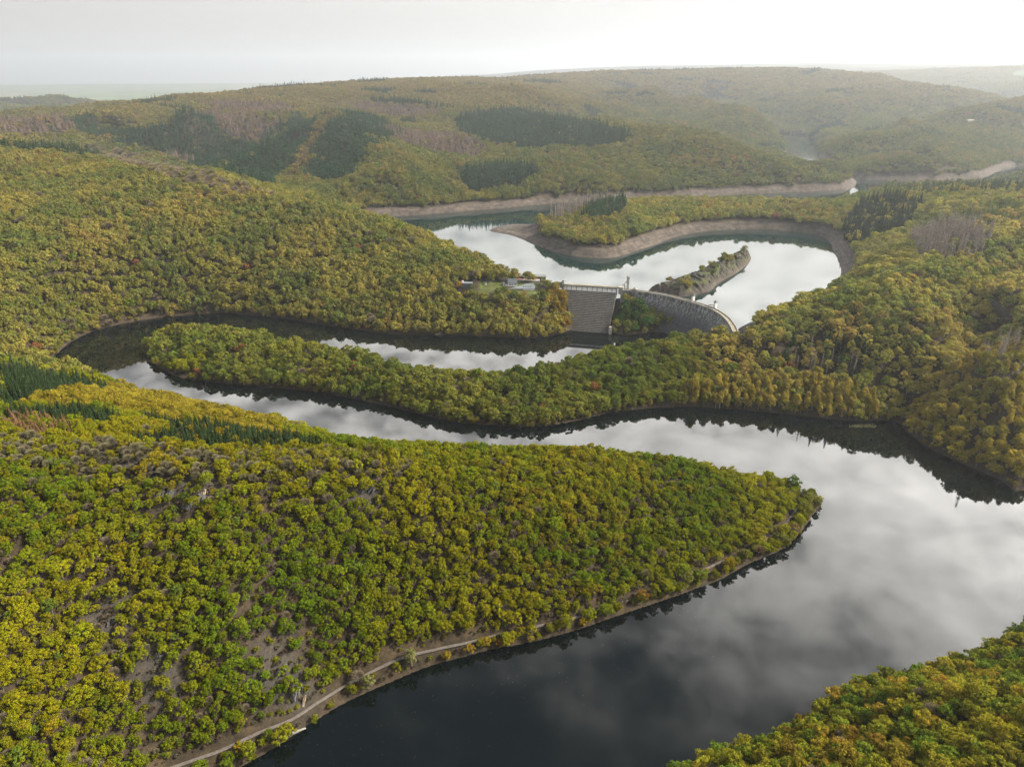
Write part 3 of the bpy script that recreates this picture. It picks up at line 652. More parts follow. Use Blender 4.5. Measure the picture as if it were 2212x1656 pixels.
# ---- where they stand
def scatter(r0, r1, step, amax=R(47)):
    X, Y = np.meshgrid(np.arange(-r1, r1, step), np.arange(0, r1, step))
    X = X + np.where((np.arange(X.shape[0]) % 2)[:, None] > 0, step / 2, 0)
    X = (X + rng.uniform(-.48, .48, X.shape) * step).ravel(); Y = (Y + rng.uniform(-.48, .48, Y.shape) * step).ravel()
    d = np.hypot(X, Y); k = (d >= r0) & (d < r1) & (np.abs(np.arctan2(X, Y)) < np.where(d < 800, R(59.5), np.where(d < 1800, R(52), amax))); return X[k], Y[k]
# how high the ground in front rises, seen from the drone and from a little to its side or above
EL = (HG + 7 - (CAM_H + 25)) / GR
HOR = np.maximum.accumulate(EL, axis=0); HOR = np.vstack([np.full((3, NA), -9.0), HOR[:-3]])
def seen(x, y, z, h=14): return (z + h - (CAM_H + 25)) / np.hypot(x, y) > sample(HOR, x, y) - 0.012
pts = []
for r0, r1, st in ((120, 700, 3.25), (700, 1750, 7.0), (1750, 4300, 11.5), (4300, 9500, 21)):
    x, y = scatter(r0, r1, st); pts.append(np.column_stack([x, y, np.full(len(x), st)]))
pts = np.concatenate(pts)
lp = np.vstack([low_poly, low_poly[:1]]); ed = []
for a_, b_ in zip(lp[:-1], lp[1:]):
    m_ = int(np.hypot(*(b_ - a_)) / 2.6) + 1; t_ = rng.random((m_, 1)); ed.append(a_ * (1 - t_) + b_ * t_ + rng.normal(0, 2.2, (m_, 2)))
ed = np.concatenate(ed); ed = ed[(np.abs(np.arctan2(ed[:, 0], ed[:, 1])) < R(50)) & (np.hypot(*ed.T) > 150) & ~((ed[:, 0] < -10) & (ed[:, 1] < 320))]
n_main = len(pts); pts = np.vstack([pts, np.column_stack([ed, np.full(len(ed), 3.0)])])
pts = np.vstack([pts, np.column_stack([rng.uniform(isl[:, 0].min(), isl[:, 0].max(), 700), rng.uniform(isl[:, 1].min(), isl[:, 1].max(), 700), np.full(700, 7.0)])])
X, Y, ST = pts.T
Z = height(X, Y); RD = np.hypot(X, Y)
wet = (sample(dl, X, Y) > -0.4) | (sample(du, X, Y) > -1.5)
isle = np.zeros(len(X), bool); q_ = (np.abs(X - isl[:, 0].mean()) < 150) & (np.abs(Y - isl[:, 1].mean()) < 150); isle[q_] = isl_height(X[q_], Y[q_])[1] > 1
bare_p = sample(bare_w, X, Y) > 0.35
damp = (poly_dist(X, Y, dam_crest, False) < 9)
ok = ~wet & ~bare_p & ~damp & (sample(field_w, X, Y) < 0.5) & (sample(mead, X, Y) < 0.5)
ok = np.where(isle, (Z > ZU + 6.0) & (fbm(X, Y, 34, 2, 301) + (Z - ZU - 10) * 0.05 > 0.30), ok)
ok &= seen(X, Y, Z)
shrub = (ST[ok] == 3.0); isle = isle[ok]; X, Y, Z, RD, ST = X[ok], Y[ok], Z[ok], RD[ok], ST[ok]

# ---- which kind stands where: stands seen in the photograph, laid on the ground
nT = len(X)
kind = np.array(['oak'] * nT, dtype='<U7'); tint = np.zeros((nT, 3)); prob = np.ones(nT); scl = rng.normal(1.0, 0.21, nT).clip(0.5, 1.6)
u1, u2, u3 = rng.random(nT), rng.random(nT), rng.random(nT)
nA = fbm(X, Y, 85, 4, 201); nB = fbm(X, Y, 150, 3, 211); nC = fbm(X, Y, 30, 3, 221); nD = fbm(X, Y, 420, 3, 231)
wob = lambda w: (X + fbm(X, Y, 22, 2, 241) * w, Y + fbm(X, Y, 22, 2, 251) * w)
def inside(pts, w=6, lift=7.0, **k): a, b = wob(w); return in_poly(a, b, zone(pts, lift))
sh_l = -sample(dl, X, Y); sh_u = np.abs(sample(du, X, Y)); sh_u[sh_u > 1e8] = 9e3; sh_l[sh_l > 1e8] = 9e3
# broad regions
headland = (Y < 720) & (X < 0.45 * Y + 20) & (RD < 800) & (sample(dl, X, Y) < 0) & ~((Y > 590) & (X > -330)) & ~((X > -330) & (Y > 540) & (X > -60))
corner_h = (RD < 450) & (X > 20) & (Y < 330) & (X > 0.25 * Y)
headland &= ~corner_h
right_bank = (X > 340) & (Y < 600 + (X - 390) * 0.35) & (RD < 1000) & (Y > 400)
tongue = (~headland) & (~corner_h) & (~right_bank) & (sh_l < 150) & (Y < 810) & (X > -440) & (X < 200)
massif = RD > 1500
def pal(green, yellow, brown, f_y, f_b):
    a = np.clip(f_y, 0, 1)[:, None]; c = np.array(green) * (1 - a) + np.array(yellow) * a
    b = np.clip(f_b, 0, 1)[:, None]; return c * (1 - b) + np.array(brown) * b
fy = np.clip(0.5 + nA * 1.25 + (u1 - .5) * 0.6, 0, 1); fb = np.clip((u2 - 0.80) * 2.0 + nB * 1.5 + nC * 0.3, 0, 1)
T_mid = pal((0.062, 0.082, 0.018), (0.135, 0.125, 0.026), (0.155, 0.105, 0.034), fy, fb * 0.65)
T_near = pal((0.085, 0.118, 0.006), (0.190, 0.165, 0.008), (0.175, 0.110, 0.016), np.clip(fy + 0.02, 0, 1), fb * 0.75)
T_far = pal((0.060, 0.080, 0.026), (0.130, 0.110, 0.032), (0.170, 0.098, 0.042), fy, np.clip(fb + 0.10 + np.clip((Z - 95) / 120, 0, 1) * 0.55, 0, 1))
T_mid = T_mid * np.where((X > 215) & (Y > 560), 1.38, 1.0)[:, None] * np.array([1.65, 1.55, 1.45]); T_far = T_far * np.array([1.15, 1.36, 1.05]); T_near = T_near * np.array([1.12, 1.22, 0.7])
tint[:] = T_mid
w = np.clip((RD - 1300) / 500, 0, 1)[:, None]; tint = tint * (1 - w) + T_far * w
tint[headland] = T_near[headland]
tint[corner_h] = pal((0.075, 0.115, 0.012), (0.19, 0.175, 0.014), (0.21, 0.13, 0.018), np.clip(0.45 + nC * 1.1 + (u1 - .5), 0, 1), fb * .8)[corner_h] * 1.35
tint[right_bank] = pal((0.08, 0.095, 0.016), (0.19, 0.155, 0.022), (0.185, 0.098, 0.022), fy + .2, fb * .5)[right_bank] * 1.6
tint[tongue] = pal((0.066, 0.092, 0.014), (0.135, 0.135, 0.020), (0.16, 0.10, 0.025), fy, fb * 0.5)[tongue] * 1.3
# odd trees: a red beech, a fresh green one, a bare one
k = (u3 > 0.998) & (RD > 500); tint[k] = (0.19, 0.085, 0.034)
k = (u3 < 0.012); tint[k] = (0.11, 0.15, 0.02)
k = (u3 > 0.94) & (u3 < np.where(headland, 0.985, 0.965)) & ~massif; kind[k] = 'bare'; tint[k] = (0.15, 0.125, 0.085)
# the steep lake side of the headland is open oak scrub over scree
steep = headland & (Y < 0.9 * (X + 200) + 330) & (sh_l < 160)
scl[RD < 700] *= 0.70; scl[steep] *= rng.uniform(0.72, 1.2, steep.sum())
prob[steep] *= np.clip(0.92 + nC[steep] * 0.9 + nA[steep] * 0.4, 0.5, 1)
rk = sample(rock_w, X, Y); prob *= np.clip(1 - rk * 0.93, 0.04, 1)
scl[(RD > 540) & (RD < 700)] *= 1.6
scl[(RD >= 700) & (RD < 1750)] *= 1.30; scl[(RD >= 1750) & (RD < 4300)] *= 1.75; scl[RD >= 4300] *= 2.9
scl[corner_h] *= 1.5; prob[corner_h] *= 0.55
prob[(RD > 540) & (RD < 700)] *= 0.45
def stand(pts, kd, col, p=1.0, s=1.0, var=0.12, w=6, keep=1.0, lift=7.0):
    m = inside(pts, w, lift) & (u2 < p)
    kind[m] = kd; tint[m] = np.array(col) * rng.normal(1, var, (m.sum(), 1)).clip(.5, 1.6); scl[m] *= s; prob[m] = keep
SPR, DEAD, GOLD, BARE, BRN = (0.022, 0.038, 0.014), (0.17, 0.145, 0.125), (0.215, 0.178, 0.016), (0.15, 0.135, 0.08), (0.135, 0.080, 0.040)
# headland: bare belt, gold larches, spruce bands
stand([(0, 925), (280, 945), (500, 962), (700, 962), (900, 978), (880, 1015), (650, 1040), (450, 1035), (330, 1003), (0, 992)], 'bare', BARE, 0.55, 1.0, 0.2)
stand([(500, 960), (900, 975), (860, 1020), (600, 1025)], 'oak', (0.15, 0.14, 0.03), 0.3, 0.95)
stand([(20, 862), (112, 840), (172, 836), (240, 828), (337, 848), (450, 874), (560, 900), (640, 930), (560, 925), (442, 897), (375, 905), (307, 882), (262, 880), (225, 876), (150, 869)], 'oak', GOLD, 1.0, 0.85, 0.14)
stand([(0, 801), (56, 794), (124, 813), (187, 820), (240, 839), (225, 848), (169, 835), (124, 850), (75, 850), (37, 858), (22, 876), (0, 880)], 'spruce', SPR, 0.95, 0.68, keep=.9, w=3)
stand([(146, 869), (187, 876), (240, 880), (259, 895), (247, 906), (195, 903), (161, 895), (124, 899), (94, 884), (22, 884), (0, 895), (0, 870)], 'spruce', SPR, 0.95, 0.68, keep=.9, w=3)
stand([(304, 884), (337, 891), (394, 903), (469, 899), (525, 914), (637, 929), (694, 944), (686, 959), (600, 951), (487, 959), (375, 944), (281, 940), (285, 929), (356, 921), (375, 910), (307, 899)], 'spruce', SPR, 0.95, 0.62, keep=.9, w=3)
stand([(0, 886), (56, 888), (124, 893), (157, 914), (112, 929), (37, 923), (0, 916)], 'spruce', BRN, 0.9, 0.62, 0.15)
# left hill ridge
stand([(169, 313), (300, 336), (450, 377), (544, 407), (600, 425), (487, 415), (375, 392), (244, 352)], 'bare', (0.19, 0.155, 0.10), 0.75, 1.2, w=10)
stand([(0, 313), (150, 313), (214, 334), (180, 340), (82, 332), (0, 322)], 'spruce', SPR, 0.8, 0.85, w=5)
# massif
for q in ([(244, 313), (285, 283), (375, 264), (431, 242), (469, 261), (484, 294), (525, 302), (562, 317), (469, 369), (412, 354), (337, 324)], [(562, 279), (630, 263), (600, 291), (566, 313)],
          [(484, 373), (562, 317), (637, 279), (686, 253), (671, 302), (637, 347), (600, 373), (585, 403), (525, 392)], [(705, 272), (735, 257), (825, 317), (787, 347), (750, 388), (660, 388), (675, 324)],
          [(724, 242), (780, 246), (860, 275), (880, 300), (830, 302), (769, 280)], [(980, 258), (1140, 240), (1300, 268), (1370, 290), (1340, 312), (1150, 320), (1060, 308), (1000, 290)], [(994, 367), (1087, 353), (1169, 367), (1145, 394), (1029, 414), (999, 402)],
          [(780, 212), (900, 218), (1010, 235), (930, 232), (820, 222)], [(60, 262), (130, 268), (130, 290), (70, 285)]):
    stand(q, 'spruce', (0.020, 0.042, 0.020), 0.99, 0.98, w=24)
for q in ([(375, 253), (450, 238), (487, 249), (600, 264), (585, 287), (562, 309), (487, 291), (469, 257)], [(820, 270), (950, 288), (1060, 318), (1030, 340), (950, 330), (850, 300)], [(420, 222), (560, 224), (640, 232), (600, 246), (480, 240)], [(0, 258), (150, 252), (160, 285), (0, 290)],
          [(720, 225), (800, 222), (960, 238), (900, 262), (790, 245)], [(340, 325), (420, 340), (440, 352), (380, 345)]):
    stand(q, 'spruce', (0.135, 0.098, 0.080), 0.85, 0.85, 0.15, w=30)
stand([(700, 245), (725, 245), (690, 300), (650, 370), (600, 392), (640, 340), (672, 300)], 'oak', (0.135, 0.10, 0.036), 0.9, 1)
m = massif & (RD > 2300) & (fbm(X, Y, 260, 3, 261) > 0.30) & (kind == 'oak'); kind[m] = 'spruce'; tint[m] = np.array((0.026, 0.046, 0.022)) * rng.normal(1, .1, (m.sum(), 1)); scl[m] *= 0.8
# peninsula in the upper lake
stand([(1271, 446), (1323, 435), (1358, 435), (1344, 467), (1291, 478), (1250, 467)], 'spruce', (0.024, 0.050, 0.018), 0.9, 0.9)
stand([(1165, 462), (1180, 452), (1262, 440), (1297, 440), (1262, 455), (1192, 478)], 'dead', DEAD, 0.9, 1.0)
# right hill
stand([(1862, 435), (1936, 419), (1986, 439), (1967, 482), (1889, 513), (1842, 532), (1815, 497)], 'spruce', (0.022, 0.034, 0.014), 0.85, 0.85, w=8)
stand([(1959, 517), (2045, 489), (2142, 513), (2123, 552), (2045, 560), (1975, 552)], 'dead', DEAD, 0.95, 1.15, w=8)
stand([(1690, 735), (1756, 719), (1862, 739), (1881, 790), (1842, 822), (1772, 809), (1700, 790)], 'spruce', SPR, 0.45, 0.85)
stand([(1702, 750), (1749, 732), (1790, 758), (1850, 765), (1845, 815), (1770, 805), (1706, 786)], 'dead', DEAD, 0.33, 1.0)
stand([(2084, 778), (2162, 743), (2212, 712), (2212, 758), (2142, 782), (2068, 801)], 'dead', DEAD, 0.75, 1.0)
stand([(2040, 443), (2212, 436), (2212, 497), (2100, 492)], 'spruce', (0.125, 0.150, 0.035), 0.8, 0.6, 0.2, w=12)
stand([(1900, 405), (2212, 390), (2212, 420), (1960, 425)], 'spruce', (0.035, 0.05, 0.018), 0.5, 0.8, 0.2, w=12)
stand([(1470, 838), (1640, 815), (1880, 845), (1905, 902), (1800, 905), (1600, 884), (1470, 878)], 'birch', (0.25, 0.205, 0.035), 0.5, 1.0, 0.16)
m = right_bank & (u2 < 0.4); kind[m] = 'birch'; tint[m] = np.array((0.25, 0.20, 0.035)) * rng.normal(1, .14, (m.sum(), 1)); scl[m] *= 0.8
stand([(1310, 716), (1330, 660), (1350, 632), (1400, 690), (1412, 718)], 'oak', (0.040, 0.080, 0.014), 0.65, 1.1)
stand([(1180, 640), (1215, 618), (1236, 660), (1234, 712), (1190, 716)], 'oak', (0.21, 0.145, 0.015), 0.6, 1.0)
# spruces on the skyline
m = (poly_dist(X, Y, [at_r(580, 190, 3300)[:2], at_r(640, 184, 3300)[:2]], False) < 50); kind[m] = 'spruce'; tint[m] = (0.02, 0.032, 0.018); scl[m] *= 0.9
# island scrub
m = shrub; kind[m] = 'oak'; scl[m] *= 0.58; prob[m] = 0.8; tint[m] = T_mid[m] * np.array([1.05, .95, .9])
m = isle; kind[m] = 'oak'; scl[m] *= 0.55; prob[m] = 1; tint[m] = tint[m] * 0.8
# open ground: bank below the path, ground round the houses
PATH = catmull([ground_at(x, y)[:2] for x, y in ((330, 1672), (400, 1653), (480, 1620), (560, 1588), (630, 1556), (690, 1517), (740, 1490), (790, 1458), (840, 1436), (890, 1421), (940, 1410), (1000, 1397),
    (1060, 1382), (1120, 1366), (1180, 1352), (1240, 1336), (1300, 1318), (1360, 1299), (1420, 1276), (1480, 1252), (1540, 1225), (1600, 1196), (1650, 1168), (1690, 1140), (1725, 1095))], 5)
k = (RD < 700); pd = np.full(nT, 1e9); pd[k] = poly_dist(X[k], Y[k], PATH, False)
prob[pd < np.where(X < -20, 4.2, 1.6)] = 0; prob[(sh_l < 9) & headland & (Y < 0.9 * (X + 200) + 300)] *= np.where(X < -20, 0.35, 0.8)[(sh_l < 9) & headland & (Y < 0.9 * (X + 200) + 300)]
keepm = u1 * 0 + rng.random(nT) < prob
# nothing inside buildings or on the dam's faces
BUILD_CLEAR = [([ (1000, 617), (1165, 622)], 13), ([(1068, 592), (1092, 592)], 10), ([(1110, 603), (1178, 605)], 13), ([(1178, 608), (1217, 612)], 7)]
for q, r_ in BUILD_CLEAR:
    keepm &= poly_dist(X, Y, [at(x, y, 42)[:2] for x, y in q], False) > r_
SPILL = [at(1218.6, 618.5, ZC)[:2], at(1332, 625.5, ZC)[:2], at(1345, 640, 30)[:2], at(1312, 718, 0)[:2], at(1234, 713, 0)[:2]]
keepm &= ~in_poly(X, Y, SPILL) & (poly_dist(X, Y, SPILL) > 3.0)
WALLB = [tuple(p) for p in dam_crest[24:]] + [(p[0] - 30, p[1] - 24) for p in dam_crest[24:][::-1]]
keepm &= ~(in_poly(X, Y, WALLB) & (Y > 735))
X, Y, Z, RD, kind, tint, scl, sh_l, headland, corner_h = (a[keepm] for a in (X, Y, Z, RD, kind, tint, scl, sh_l, headland, corner_h))
tint = tint.clip(0.008, 0.6) * rng.normal(1.0, 0.10, (len(X), 1)).clip(0.7, 1.35)
rotz = rng.random(len(X)) * 6.283; var_i = rng.integers(0, 1000, len(X))
scz = scl * rng.uniform(0.88, 1.22, len(X)) * np.where(RD > 4300, 0.45, np.where(RD > 1750, 0.72, 1.0))

# ---- the 300 of each kind that show largest are trees of their own; the rest is one wood per kind
KN = {'oak': ('oak_tree', 'tree', 8), 'spruce': ('spruce_tree', 'tree', 15), 'dead': ('dead_spruce_tree', 'tree', 16), 'bare': ('bare_tree', 'tree', 8), 'birch': ('poplar_tree', 'tree', 12)}
dv = np.array([0, math.cos(PITCH), -math.sin(PITCH)])
dep = Y * dv[1] + (Z + 4 - CAM_H) * dv[2]
su_ = CX + FOC * X / dep; sv_ = CY - FOC * (Y * math.sin(PITCH) + (Z + 4 - CAM_H) * math.cos(PITCH)) / dep
inframe = (dep > 0) & (su_ > -10) & (su_ < 2222) & (sv_ > 0) & (sv_ < 1666)
inframe &= (Z + 8 - CAM_H) / RD > sample(np.vstack([np.full((3, NA), -9.0), np.maximum.accumulate((HG + 6 - CAM_H) / GR, axis=0)[:-3]]), X, Y)
single = np.zeros(len(X), bool)
LIMIT = {'oak': 285, 'spruce': 150, 'dead': 60, 'bare': 150, 'birch': 120}
for kd, lim in LIMIT.items():
    c = np.nonzero((kind == kd) & inframe)[0]; size = KN[kd][2] * scl[c] / dep[c]
    single[c[np.argsort(-size)[:lim]]] = True
COLN = [('deep green', (0.05, 0.09, 0.01)), ('olive green', (0.10, 0.12, 0.015)), ('yellow-green', (0.16, 0.15, 0.012)), ('golden yellow', (0.22, 0.165, 0.018)), ('rusty orange', (0.20, 0.115, 0.02)), ('brown', (0.15, 0.10, 0.03))]
def colour_word(t):
    t = np.array(t); return min(COLN, key=lambda c: float(np.sum((t / t.sum() - np.array(c[1]) / sum(c[1])) ** 2) * 4 + abs(t.sum() - sum(c[1])) * 0.5))[0]
def place_words(i):
    if corner_h[i]: return 'on the near hill in the bottom right corner'
    if headland[i]: return 'on the near headland slope' if sh_l[i] > 22 else 'near the headland shore'
    return 'on the wooded slope beyond the lower lake'
LBL = {'oak': lambda i: 'small bushy %s oak among others %s' % (colour_word(tint[i]), place_words(i)), 'spruce': lambda i: ('dark spruce' if tint[i][1] > tint[i][0] else 'browned dying spruce') + ' in the conifer belt behind the headland crest' * (headland[i]) + ' in the conifer stand across the lower lake' * (not headland[i]),
       'dead': lambda i: 'grey leafless dead spruce among others on the right hill', 'bare': lambda i: 'leafless grey-brown tree ' + place_words(i), 'birch': lambda i: 'slim golden poplar ' + ('on the right bank hill' if X[i] > 340 else 'along the shore of the right hill')}
made = {}
def grow(i):
    kd = kind[i]; name = KN[kd][0]; cr, tr = KIND[kd][var_i[i] % len(KIND[kd])]
    o = empty(name, (float(X[i]), float(Y[i]), float(Z[i])), float(rotz[i])); o.scale = (float(scl[i]), float(scl[i]), float(scz[i]))
    for part, m_ in (('crown', cr), ('trunk', tr)):
        c = bpy.data.objects.new(part, m_); c['tint'] = [float(v) for v in tint[i]]; link(c, o)
    lab = LBL[kd](i); tag(o, lab, 'tree', lab.replace('among others ', '') + ' group'); return o
for i in np.nonzero(single)[0]: grow(i)

protos = bpy.data.collections.new('wood_kinds')      # not linked to the scene: only read by the woods
pi = {}
def proto(key, me): o = bpy.data.objects.new('%02d_%s' % (len(pi), key), me); protos.objects.link(o); pi.setdefault(key, []).append(len(protos.objects) - 1)
for kd, L_ in KIND.items():
    for cr, tr in L_: pi.setdefault(kd, []); o = bpy.data.objects.new('k%03d' % len(protos.objects), joined(kd, cr, tr)); pi[kd].append(len(protos.objects)); protos.objects.link(o)
for kd, L_ in LOD.items():
    for me in L_: pi.setdefault(kd, []); o = bpy.data.objects.new('k%03d' % len(protos.objects), me); pi[kd].append(len(protos.objects)); protos.objects.link(o)
def wood_nodes():
    ng = bpy.data.node_groups.new('wood', 'GeometryNodeTree')
    ng.interface.new_socket('Geometry', in_out='INPUT', socket_type='NodeSocketGeometry'); ng.interface.new_socket('Geometry', in_out='OUTPUT', socket_type='NodeSocketGeometry')
    N = ng.nodes.new; L = ng.links.new
    gi, go = N('NodeGroupInput'), N('NodeGroupOutput'); ip = N('GeometryNodeInstanceOnPoints'); ci = N('GeometryNodeCollectionInfo')
    ci.inputs['Collection'].default_value = protos; ci.inputs['Separate Children'].default_value = True; ci.inputs['Reset Children'].default_value = True
    def at_(nm, ty): n = N('GeometryNodeInputNamedAttribute'); n.data_type = ty; n.inputs['Name'].default_value = nm; return n.outputs['Attribute']
    L(gi.outputs[0], ip.inputs['Points']); L(ci.outputs[0], ip.inputs['Instance']); ip.inputs['Pick Instance'].default_value = True
    L(at_('pick', 'INT'), ip.inputs['Instance Index']); L(at_('size', 'FLOAT_VECTOR'), ip.inputs['Scale']); L(at_('turn', 'FLOAT_VECTOR'), ip.inputs['Rotation'])
    L(ip.outputs[0], go.inputs[0]); return ng
NG = wood_nodes()
def wood(name, m, keys, label, cat):
    i = np.nonzero(m)[0]
    if not len(i): return
    me = bpy.data.meshes.new(name); me.vertices.add(len(i))
    me.vertices.foreach_set('co', np.column_stack([X[i], Y[i], Z[i]]).astype(np.float32).ravel())
    pk = np.zeros(len(i), np.int32)
    for key, cond in keys:
        c = cond[i]; arr = np.array(pi[key]); pk[c] = arr[var_i[i][c] % len(arr)]
    a = me.attributes.new('pick', 'INT', 'POINT'); a.data.foreach_set('value', pk)
    a = me.attributes.new('size', 'FLOAT_VECTOR', 'POINT'); a.data.foreach_set('vector', np.column_stack([scl[i], scl[i], scz[i]]).astype(np.float32).ravel())
    a = me.attributes.new('turn', 'FLOAT_VECTOR', 'POINT'); a.data.foreach_set('vector', np.column_stack([np.sin(rotz[i] * 7) * .12 * (kind_tilt[i]), np.cos(rotz[i] * 5) * .12 * (kind_tilt[i]), rotz[i]]).astype(np.float32).ravel())
    a = me.attributes.new('tint', 'FLOAT_COLOR', 'POINT'); a.data.foreach_set('color', np.column_stack([tint[i], np.ones(len(i))]).astype(np.float32).ravel())
    o = link(bpy.data.objects.new(name, me)); md = o.modifiers.new('wood', 'NODES'); md.node_group = NG
    tag(o, label, cat, kind='stuff'); return o
kind_tilt = np.where((kind == 'oak') | (kind == 'bare'), 1.0, 0.15); rest = ~single; allm = np.ones(len(X), bool)
print('TREES', len(X), {k: int((kind == k).sum()) for k in KN}, 'single', int(single.sum()))
wood('broadleaf_forest', rest & (kind == 'oak'), [('oak', allm), ('oak_mid', RD > 800), ('oak_far', RD > 1750)], 'autumn broadleaf woods in green, gold and rust covering all the hills', 'forest')
wood('spruce_forest', rest & (kind == 'spruce'), [('spruce', allm), ('spruce_far', RD > 1500)], 'dark and browned spruce stands in blocks on the hills', 'forest')
wood('dead_forest', rest & (kind == 'dead'), [('dead', allm)], 'grey dead spruces standing in patches on the slopes', 'forest')
wood('bare_forest', rest & (kind == 'bare'), [('bare', allm)], 'leafless grey-brown trees along the ridges', 'forest')
wood('poplar_forest', rest & (kind == 'birch'), [('birch', allm)], 'slim golden poplars along the right shore and bank', 'forest')

# brush and leafless scrub between the oaks of the steep slope and along the shores
gx_, gy_ = scatter(150, 620, 2.6, R(54)); hz_ = height(gx_, gy_); d_ = sample(dl, gx_, gy_)
k = (d_ < -0.8) & (gx_ < 0.45 * gy_ + 20) & (rng.random(len(gx_)) < 0.62) & (poly_dist(gx_, gy_, PATH, False) > 2.4); gx_, gy_, hz_ = gx_[k], gy_[k], hz_[k]; n_ = len(gx_)
X, Y, Z = gx_, gy_, hz_; scl = rng.uniform(0.18, 0.52, n_); scz = scl * rng.uniform(0.6, 1.1, n_); rotz = rng.random(n_) * 6.28; var_i = rng.integers(0, 1000, n_)
u_ = rng.random((n_, 1)); tint = np.where(u_ < .40, np.array([[0.105, 0.078, 0.052]]), np.where(u_ < .62, np.array([[0.12, 0.115, 0.07]]), np.array([[0.145, 0.145, 0.012]]))) * rng.uniform(.6, 1.3, (n_, 1))
kind_tilt = np.ones(n_)
wood('undergrowth', np.ones(n_, bool), [('bare', u_[:, 0] < .62), ('oak_mid', u_[:, 0] >= .62)], 'brown scrub and low bushes covering the ground between the headland trees', 'undergrowth')

# ---------------------------------------------------------------- the dam
M_conc = simple_mat('weathered_concrete', (0.22, 0.21, 0.195), 0.9, 0.35, 0.25)
M_white = simple_mat('white_paint', (0.58, 0.57, 0.55), 0.8, 0.12, 0.4)
M_slate = simple_mat('slate_roof', (0.055, 0.065, 0.08), 0.7, 0.25, 0.8)
M_bluegrey = simple_mat('grey_sheet_roof', (0.10, 0.12, 0.135), 0.65, 0.15, 0.3, stretch=(1, 0.2, 1))
M_glass = simple_mat('dark_window', (0.02, 0.022, 0.025), 0.2, 0.1, 1)
M_brick = simple_mat('red_brick', (0.20, 0.085, 0.06), 0.85, 0.25, 0.8)
M_tile = simple_mat('orange_tiles', (0.42, 0.17, 0.09), 0.8, 0.25, 1.0)
M_red = simple_mat('red_cloth', (0.22, 0.03, 0.045), 0.8, 0.2, 1.0)
M_cream = simple_mat('pale_cloth', (0.65, 0.58, 0.55), 0.8, 0.15, 1.0)
M_wood = simple_mat('old_wood', (0.14, 0.10, 0.07), 0.85, 0.3, 1.0)
M_deck = simple_mat('mossy_deck', (0.16, 0.145, 0.095), 0.95, 0.35, 0.15)
M_metal = simple_mat('dark_metal', (0.05, 0.05, 0.055), 0.5, 0.2, 1.0)
def masonry_mat():
    m, N, L = new_mat('dam_masonry')
    out = N('ShaderNodeOutputMaterial'); b = N('ShaderNodeBsdfPrincipled'); b.inputs['Roughness'].default_value = 0.9
    geo = N('ShaderNodeNewGeometry'); sp = N('ShaderNodeSeparateXYZ'); L(geo.outputs['Position'], sp.inputs[0])
    def nz(scale, st, det=6, ro=0.65):
        mp = N('ShaderNodeMapping'); mp.inputs['Scale'].default_value = st; L(geo.outputs['Position'], mp.inputs[0])
        n = N('ShaderNodeTexNoise'); n.inputs['Scale'].default_value = scale; n.inputs['Detail'].default_value = det; n.inputs['Roughness'].default_value = ro; L(mp.outputs[0], n.inputs['Vector']); return n.outputs[0]
    def mr(v, a, b_, lo, hi):
        n = N('ShaderNodeMapRange'); L(v, n.inputs['Value']); n.inputs['From Min'].default_value = a; n.inputs['From Max'].default_value = b_; n.inputs['To Min'].default_value = lo; n.inputs['To Max'].default_value = hi; return n.outputs[0]
    def mul(a, b_): n = N('ShaderNodeMath'); n.operation = 'MULTIPLY'; L(a, n.inputs[0]); L(b_, n.inputs[1]); return n.outputs[0]
    stone = N('ShaderNodeValToRGB'); stone.color_ramp.elements[0].color = (0.02, 0.021, 0.027, 1); stone.color_ramp.elements[1].color = (0.065, 0.065, 0.075, 1)
    stone.color_ramp.elements[0].position = 0.35; stone.color_ramp.elements[1].position = 0.7; L(nz(0.5, (1, 1, 0.5)), stone.inputs[0])
    # lime runs below the crest and below the ledge
    streak = mr(nz(1.0, (0.45, 0.45, 0.07)), 0.44, 0.60, 0, 1); spots = mr(nz(0.9, (1, 1, 0.6)), 0.36, 0.60, 0.25, 1)
    hi = mr(sp.outputs[2], 20, 34, 0.0, 1.0)
    lime = mul(mul(streak, spots), hi)
    mx = N('ShaderNodeMix'); mx.data_type = 'RGBA'; L(lime, mx.inputs['Factor']); L(stone.outputs[0], mx.inputs['A']); mx.inputs['B'].default_value = (0.30, 0.305, 0.30, 1)
    L(mx.outputs['Result'], b.inputs['Base Color']); L(b.outputs[0], out.inputs['Surface']); return m
M_mason = masonry_mat()
def step_mat():
    m, N, L = new_mat('spillway_stone')
    out = N('ShaderNodeOutputMaterial'); b = N('ShaderNodeBsdfPrincipled'); b.inputs['Roughness'].default_value = 0.9
    geo = N('ShaderNodeNewGeometry'); n = N('ShaderNodeTexNoise'); n.inputs['Scale'].default_value = 0.35; n.inputs['Detail'].default_value = 7; L(geo.outputs['Position'], n.inputs['Vector'])
    r = N('ShaderNodeValToRGB'); r.color_ramp.elements[0].position = 0.32; r.color_ramp.elements[0].color = (0.045, 0.042, 0.043, 1); r.color_ramp.elements[1].position = 0.7; r.color_ramp.elements[1].color = (0.095, 0.09, 0.086, 1)
    L(n.outputs[0], r.inputs[0]); L(r.outputs[0], b.inputs['Base Color']); L(b.outputs[0], out.inputs['Surface']); return m
M_step = step_mat()
dc = np.array(dam_crest)
tg = np.gradient(dc, axis=0); tg /= np.linalg.norm(tg, axis=1)[:, None]; dn = np.stack([tg[:, 1], -tg[:, 0]], -1)   # dn points downstream
dam = empty('dam', (float(dc[15][0]), float(dc[15][1]), 0.0)); DB = np.array([dc[15][0], dc[15][1], 0.0])
tag(dam, 'curved stone dam with a stepped spillway between the two lakes', 'dam')
def loc(P): return [tuple(np.array(p) - DB) for p in P]
